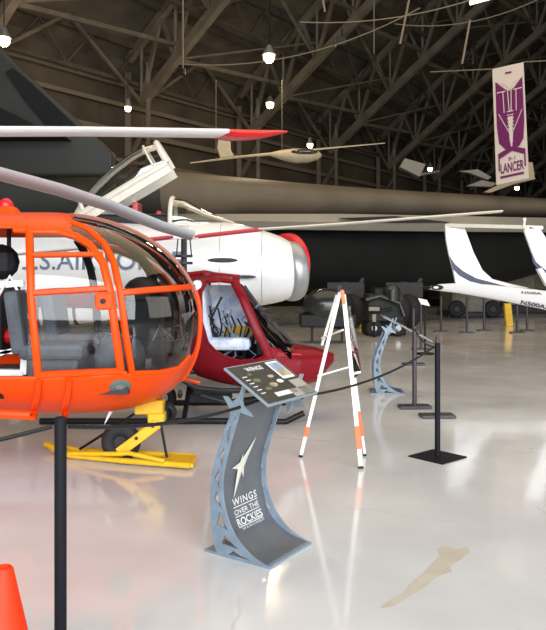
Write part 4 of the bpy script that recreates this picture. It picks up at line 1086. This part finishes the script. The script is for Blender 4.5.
# ------------------------------------------------------------------ far floor clutter under the bomber
def clutter(name, lab, cat, d, parts):
    t = thing(name, V((gx(parts[0][1], d), d, 0)), lab, cat)
    for nm, x0, y0, x1, y1, m, dep in parts:
        a = q(x0, y0, d); b = q(x1, y1, d); z0 = max(b.z, .0); MB().box(((a.x + b.x) / 2, d + dep / 2, (a.z + z0) / 2), (b.x - a.x, dep, a.z - z0)).build(nm, m, t, bevel=.04)
    return t
t = thing('engine', V((gx(325, 17), 17, 0)), 'rounded dark metallic engine on display behind the white easel', 'engine')
MB().ball(q(327, 306, 17), .5, 20, (1.2, .8, .85)).build('casing', 'nacelle_shiny', t, True)
MB().tube([q(305, 300, 17), q(318, 296, 17), q(350, 292, 17)], .1, 10).tube([q(312, 318, 17), q(345, 316, 17)], .08, 10).build('pipe', 'dkgrey', t, True)
MB().box(q(327, 320, 17.1), (1.3, .8, .3)).build('cradle', 'black', t, bevel=.03)
mm = MB()
for px in (312, 342): MB().bar(q(px, 318, 17), V((gx(px, 17), 17, 0)), .06).build('cradle_leg', 'black', t)
clutter('equipment_cart', 'dark equipment cart beneath the black engine nacelle, right of the easel', 'cart', 19, [('body', 368, 294, 404, 322, 'dkgrey', 1.0), ('top_box', 374, 288, 392, 296, 'black', .8), ('base', 366, 322, 406, 336, 'nacelle', 1.0)])
v = [o for o in COL.objects if o.name.startswith('equipment_cart')][0]
for px in (374, 398):
    tt, hh = MB(), MB(); wheel(tt, hh, V((gx(px, 18.7), 18.7, .22)), (0, 1, 0), .22, .08); o = tt.build('wheel', 'rubber', v, True); hh.build('hub', 'greymetal', o)
MB().tube([q(366, 300, 18.8), q(380, 296, 18.8), q(400, 303, 18.8), q(404, 316, 18.8)], .06, 10).tube([q(370, 312, 18.8), q(392, 309, 18.8)], .045, 8).build('hose', 'nacelle_shiny', v, True)
MB().lathe(q(392, 297, 18.9), [(.0, -.1), (.2, -.08), (.22, .2), (.14, .3), (0, .32)], 18).build('tank', 'nacelle_shiny', v, True)
t = thing('instrument_display', V((gx(376, 18.5), 18.5, 0)), 'small pale machine fitting beneath the black nacelle', 'display')
MB().box(q(374, 309, 18.4), (.28, .1, .1)).box(q(374, 318, 18.4), (.1, .1, .2)).build('fitting', 'bomber_lt', t, bevel=.02); MB().tube([q(374, 312, 18.45), V((gx(374, 18.5), 18.45, 0))], .03, 8).build('stem', 'black', t)
dd = 17.5
tag(MB().bar(V((gx(357, 22), 22, .08)), V((gx(385, 22), 22, .08)), .16, .14).build('wheel_chock', 'yellow'), 'yellow chock bar on the floor below the bomber', 'chock')
t = thing('display_sign', V((gx(425, 14.5), 14.5, 0)), 'small white sheet sign on a black post near the boom tip', 'sign')
MB().prism([q(418, 298, 14.5), q(427, 300, 14.5), q(430, 306, 14.4), q(421, 304, 14.4)], (0, .02, -.01)).build('sheet', 'white', t); MB().tube([V((gx(425, 14.5), 14.5, 0)), q(425, 303, 14.5)], .02, 8).build('post', 'black', t); MB().disc(V((gx(425, 14.5), 14.5, .015)), (0, 0, 1), .18, .03, 20).build('base', 'black', t)
t = thing('bollard', V((gx(508, 22.5), 22.5, 0)), 'yellow post standing on the floor beneath the white tail boom', 'post')
a = V((gx(508, 22.5), 22.5, 0)); MB().bar(a + V((.04, 0, 0)), a + V((-.03, 0, .72)), .22, .16, V((0, 1, 0))).build('post', 'yellow', t, bevel=.02); MB().box(a + V((0, 0, .77)), (.2, .16, .1)).build('cap', 'black', t, bevel=.02)
clutter('tow_vehicle', 'dim olive-tan trailer standing far back beneath the white tail', 'vehicle', 27, [('body', 452, 292, 500, 312, 'tan_dk', 2), ('chassis', 448, 312, 505, 320, 'dkgrey', 1.8)]) 
v = [o for o in COL.objects if o.name.startswith('tow_vehicle')][0]
for px in (456, 492):
    tt, hh = MB(), MB(); wheel(tt, hh, V((gx(px, 27), 26.9, .33)), (0, 1, 0), .33, .12); o = tt.build('wheel', 'rubber', v, True); hh.build('hub', 'dkgrey', o)
clutter('display_crate', 'dim brown display case far back between the two white fins', 'case', 30, [('body', 505, 268, 535, 305, 'tan_dk', 2), ('plinth', 500, 305, 546, 318, 'dkgrey', 2.2)])
t = thing('military_truck', V((gx(500, 33), 33, 0)), 'dark olive truck parked far back behind the white tail fins', 'vehicle')
for nm, x0, y0, x1, y1, m, dep in [('cargo_body', 470, 248, 560, 290, 'tan_dk', 2.5), ('cab', 440, 262, 470, 292, 'dkgrey', 2.4), ('chassis', 440, 292, 570, 300, 'black', 2)]:
    a = q(x0, y0, 33); b = q(x1, y1, 33); MB().box(((a.x + b.x) / 2, 34.5, (a.z + b.z) / 2), (b.x - a.x, dep, a.z - b.z)).build(nm, m, t, bevel=.08)
for px in (455, 500, 545):
    tt, hh = MB(), MB(); wheel(tt, hh, V((gx(px, 33), 33.4, .5)), (0, 1, 0), .5, .16); o = tt.build('wheel', 'rubber', t, True); hh.build('hub', 'dkgrey', o)
# added black sheet standing in for the dim depth behind the bomber
struct('dark_backdrop', MB().box((6, 37, 1.7), (60, .3, 3.4), Matrix.Rotation(radians(0), 3, 'Z')), 'nacelle')

# floor stain (own shape, on the epoxy)
sn = MB()
pts = [(380, 607), (390, 600), (402, 594), (412, 583), (424, 573), (434, 562), (441, 555), (437, 549), (446, 546), (458, 549), (468, 547), (470, 552), (460, 560), (450, 566), (452, 572), (443, 574), (433, 580), (421, 590), (406, 598), (396, 605), (384, 608)]
def fp(px, py, z=.0015): d = F * (EYE - z) / (py - HY); return V((gx(px, d), d, z))
sn.add([fp(a, b) for a, b in pts], [tuple(range(len(pts)))])
tag(sn.build('floor_marking_1', 'stain'), kind='structure')
for o in COL.objects:
    if o.type == 'MESH' and o.name.startswith('roof_'): pass
